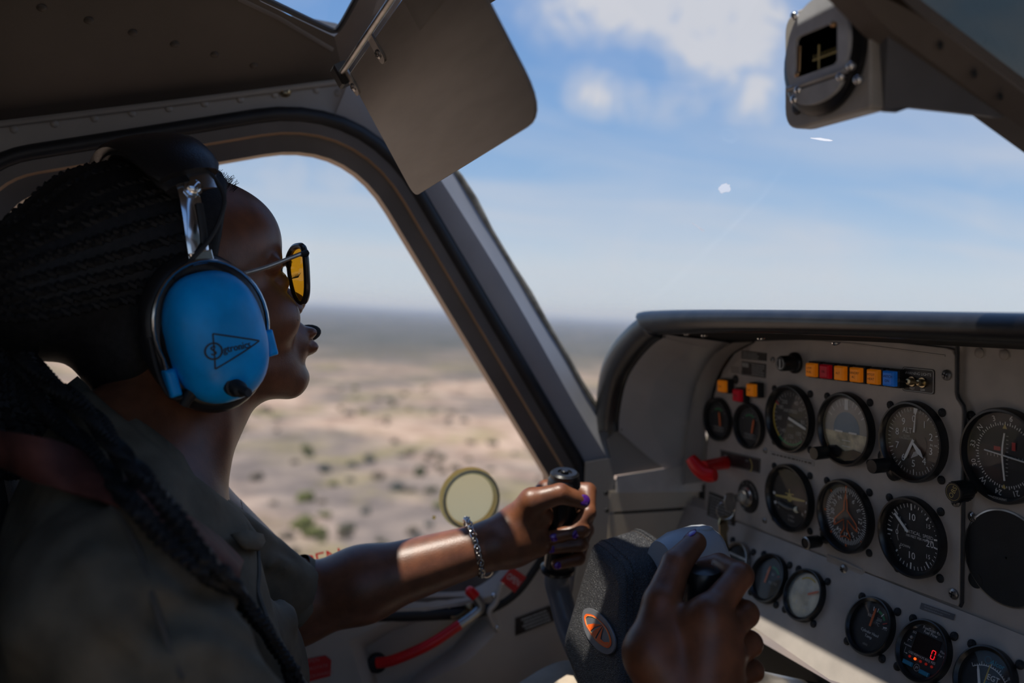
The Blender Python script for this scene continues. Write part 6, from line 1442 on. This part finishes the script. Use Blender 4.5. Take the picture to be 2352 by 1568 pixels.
# ---------------------------------------------------------------- bracelet
bl = thing('bracelet', "dark metal link bracelet hanging on the pilot's left wrist", 'bracelet', V(1088, 1250, x=-.09))
bc_ = V(1088, 1256, x=-.092); axb = (V(1150, 1240, x=-.09) - V(1010, 1285, x=-.1)).normalized(); axb = (axb + Vector((0, 0, -.02))).normalized()
ub_ = Vector((1, 0, 0)); ub_ = (ub_ - axb*ub_.dot(axb)).normalized(); vb_ = axb.cross(ub_)
for i in range(26):
    t = 2*math.pi*i/26; c_ = bc_ + ub_*(.0305*math.cos(t)) + vb_*(.0330*math.sin(t)); tg = (-ub_*math.sin(t) + vb_*math.cos(t)).normalized(); nr = (ub_*math.cos(t) + vb_*math.sin(t)).normalized()
    mb = MB(); fl = Fr(c_, tg, axb, nr); w = .0030 if i % 2 else .0022; mb.tube([fl(.0042*math.cos(q), w*math.sin(q), .0006*math.sin(2*q)) for q in [2*math.pi*j/10 for j in range(10)]], .0011, 6, closed=True); mb.sphere(fl(0, 0, .001), (.0015, .0015, .0015), 8, 6)
    mb.build('link', 'steel' if i % 3 else 'dull_steel', bl)
mb = MB(); e_ = bc_ - vb_*.034 if (bc_ - vb_*.034).z < bc_.z else bc_ + vb_*.034; mb.tube(catmull([e_, e_ + Vector((.002, .008, -.002)), e_ + Vector((.003, .013, .003)), e_ + Vector((.002, .010, .007))], 5), .0014, 6); mb.build('clasp', 'steel', bl)
# ---------------------------------------------------------------- marks on the windscreen
def glass_mark(px, py, rx, ry, rot, lab, surf=None):
    d_ = Vector(ray(px, py)); best = None
    from mathutils.bvhtree import BVHTree
    me = s1.data; bv = BVHTree.FromPolygons([v.co for v in me.vertices], [p.vertices for p in me.polygons])
    hit = bv.ray_cast(Vector(CAM), d_)
    if hit[0] is None: return
    p, n_ = hit[0], hit[1]; n_ = -n_ if n_.dot(d_) > 0 else n_; u_ = Vector((0, 0, 1)).cross(n_).normalized(); f_ = Fr(p + n_*.001, u_, n_.cross(u_), n_).at(0, 0, 0, rot)
    mb = MB(); rr = random.Random(int(px)); P = [(rx*math.cos(t)*rr.uniform(.75, 1.1), ry*math.sin(t)*rr.uniform(.7, 1.1)) for t in [2*math.pi*i/18 for i in range(18)]]; mb.poly(f_, P, 0, .0004); return mb.build('insect_splat', 'smudge', s1, False)
glass_mark(1664, 431, .0085, .0065, .5, ''); glass_mark(1605, 520, .010, .0008, -.7, ''); glass_mark(1612, 527, .005, .0007, -.7, ''); glass_mark(1890, 318, .012, .0018, -.35, '')  # pale translucent patches, a blob and thin streaks
# ---------------------------------------------------------------- the plain below
ALT = 95.0
e1 = Vector((0, 1, 0)); e1 = (e1 - UP*e1.dot(UP)).normalized(); e2 = e1.cross(UP)      # e1 ahead, e2 to starboard
G0 = Vector(CAM) - UP*ALT
gm = bpy.data.materials.new('dry_plain'); gm.use_nodes = True
N, L = NL(gm.node_tree); bs = N['Principled BSDF']; bs.inputs['Roughness'].default_value = .95; bs.inputs['Specular IOR Level'].default_value = .1
tc = N.new('ShaderNodeTexCoord'); oc_ = tc.outputs['Object']
n1 = noise(oc_, .0042, 8, .62, .3); n2 = noise(oc_, .035, 7, .65, .2); n3 = noise(oc_, .0011, 6, .6, .3); n4 = noise(oc_, .16, 4, .6)
soil = ramp(n2, [(.30, (.17, .11, .085)), (.46, (.34, .24, .18)), (.60, (.45, .335, .26)), (.78, (.55, .43, .35))])
scrub = ramp(n2, [(.3, (.085, .072, .07)), (.5, (.17, .14, .125)), (.7, (.27, .215, .18))])
grass = ramp(n4, [(.3, (.13, .115, .045)), (.7, (.31, .255, .125))])
col = mixc(ramp(n1, [(.45, (0, 0, 0)), (.56, (1, 1, 1))]), soil, scrub)
col = mixc(fm('MULTIPLY', ramp(noise(oc_, .008, 6, .6, .5), [(.51, (0, 0, 0)), (.63, (1, 1, 1))]), .70), col, grass)
col = mixc(fm('MULTIPLY', ramp(n4, [(.26, (1, 1, 1)), (.40, (0, 0, 0))]), .55), col, (.085, .075, .055))
# wooded country from about 1.5 km out
rad = vm('LENGTH', oc_)
far_ = fm('ADD', fm('MULTIPLY', rad, .001), fm('MULTIPLY', fm('SUBTRACT', n3, .5), 2.2))
wood = ramp(noise(oc_, .006, 7, .65), [(.35, (.05, .055, .045)), (.6, (.10, .095, .085)), (.75, (.20, .16, .13))])
wf = N.new('ShaderNodeMapRange'); wf.inputs[1].default_value = .9; wf.inputs[2].default_value = 2.2; L.new(far_, wf.inputs[0])
col = mixc(wf.outputs[0], col, wood)
L.new(col, bs.inputs['Base Color'])
mb = MB(); R0 = 60000.0; mb.add([(-R0, -R0, 0), (R0, -R0, 0), (R0, R0, 0), (-R0, R0, 0)], [(0, 1, 2, 3)])
gr_ = mb.build('ground', gm, None, False); struct(gr_); gr_['label'] = 'dry sandy plain with scrub reaching to a hazy horizon'
mw = Matrix((( e2.x, e1.x, UP.x, G0.x), (e2.y, e1.y, UP.y, G0.y), (e2.z, e1.z, UP.z, G0.z), (0, 0, 0, 1))); gr_.matrix_world = mw
# bushes: one rough crown, copied
def bush_mesh(seed, m_):
    rr = random.Random(seed); mb = MB()
    for i in range(9): mb.sphere((rr.uniform(-.7, .7), rr.uniform(-.7, .7), rr.uniform(.15, .7)), tuple(rr.uniform(.35, .6) for _ in range(3)), 8, 6)
    me = bpy.data.meshes.new('bush'); me.from_pydata(mb.v, [], mb.f); me.materials.append(m_); return me
bm_ = [mat('bush_leaf', c_, .9, 0, 0, var=.2, vscale=2, spec=.1) for c_ in ((.055, .06, .035), (.10, .105, .04), (.12, .10, .075), (.045, .055, .05))]
meshes = [bush_mesh(i, bm_[i % 4]) for i in range(8)]
labs = ['dark green round bush on the dry plain below', 'yellow green bush on the dry plain below', 'dry brown bush on the plain below', 'dark grey green bush on the plain below']
def ground_px(px, py):
    d_ = Vector(ray(px, py)); t = (G0 - Vector(CAM)).dot(UP)/d_.dot(UP); return Vector(CAM) + d_*t
own = ['dark grey green bush left of the vent disc, level with its top', 'large dark bush just above and left of the vent disc', 'small brown bush above the pair of dark bushes left of the disc', 'yellow green bush right below the dark bush left of the disc', 'green bush between the shirt collar and the vent disc',
       'brown bush between the dark bush and the vent disc', 'green bush half hidden at the left rim of the vent disc', 'biggest yellow green bush low in the window above the forearm', 'second yellow green bush low in the window, touching the biggest', 'grey green bush beside the small brown one, left of the disc', 'brown bush low in the window near the sleeve cuff', 'small grey bush just above the bracelet']
rr = random.Random(11)
spots = [(745, 1082, 3.6, 3), (962, 1090, 4.2, 0), (843, 1052, 2.6, 2), (768, 1115, 2.6, 1), (703, 1148, 3.8, 1), (868, 1098, 3.2, 2), (1010, 1165, 3, 1), (690, 1210, 4, 1), (720, 1230, 3.6, 1), (850, 1060, 3, 3), (655, 1235, 3, 2), (960, 1240, 2.2, 3)]
while len(spots) < 130:
    y = 890 + 400*rr.random()**1.2; spots.append((rr.uniform(480, 1300), y, rr.uniform(1.3, 3.2), rr.choice((0, 1, 2, 2, 3))))
for i, (px, py, s_, kd) in enumerate(spots):
    o = bpy.data.objects.new('bush', meshes[(kd + 4*(i % 2)) % 8]); COL.objects.link(o); o.location = ground_px(px, py); o.rotation_euler = (0, 0, rr.uniform(0, 6)); o.scale = (s_*rr.uniform(.8, 1.3), s_*rr.uniform(.8, 1.3), s_*rr.uniform(.7, 1.1))
    if i < len(own): tag(o, own[i], 'bush')
    else: tag(o, labs[kd], 'bush', 'scattered bushes on the plain: ' + labs[kd].split(' bush')[0])
# haze over the far country
hz = bpy.data.materials.new('haze'); hz.use_nodes = True; N, L = NL(hz.node_tree); N.remove(N['Principled BSDF'])
vs_ = N.new('ShaderNodeVolumeScatter'); vs_.inputs['Color'].default_value = (.56, .68, 1, 1); vs_.inputs['Density'].default_value = .00010; vs_.inputs['Anisotropy'].default_value = .2
L.new(vs_.outputs[0], N['Material Output'].inputs['Volume'])
mb = MB(); mb.box(Fr((0, 0, 0), (1, 0, 0), (0, 1, 0), (0, 0, 1)), (-50000, -1100), (-12000, 50000), (1, 260)); hzo = mb.build('haze', hz, None, False); hzo['kind'] = 'stuff'; tag(hzo, 'thin blue haze over the distant plain', 'haze'); hzo.matrix_world = mw
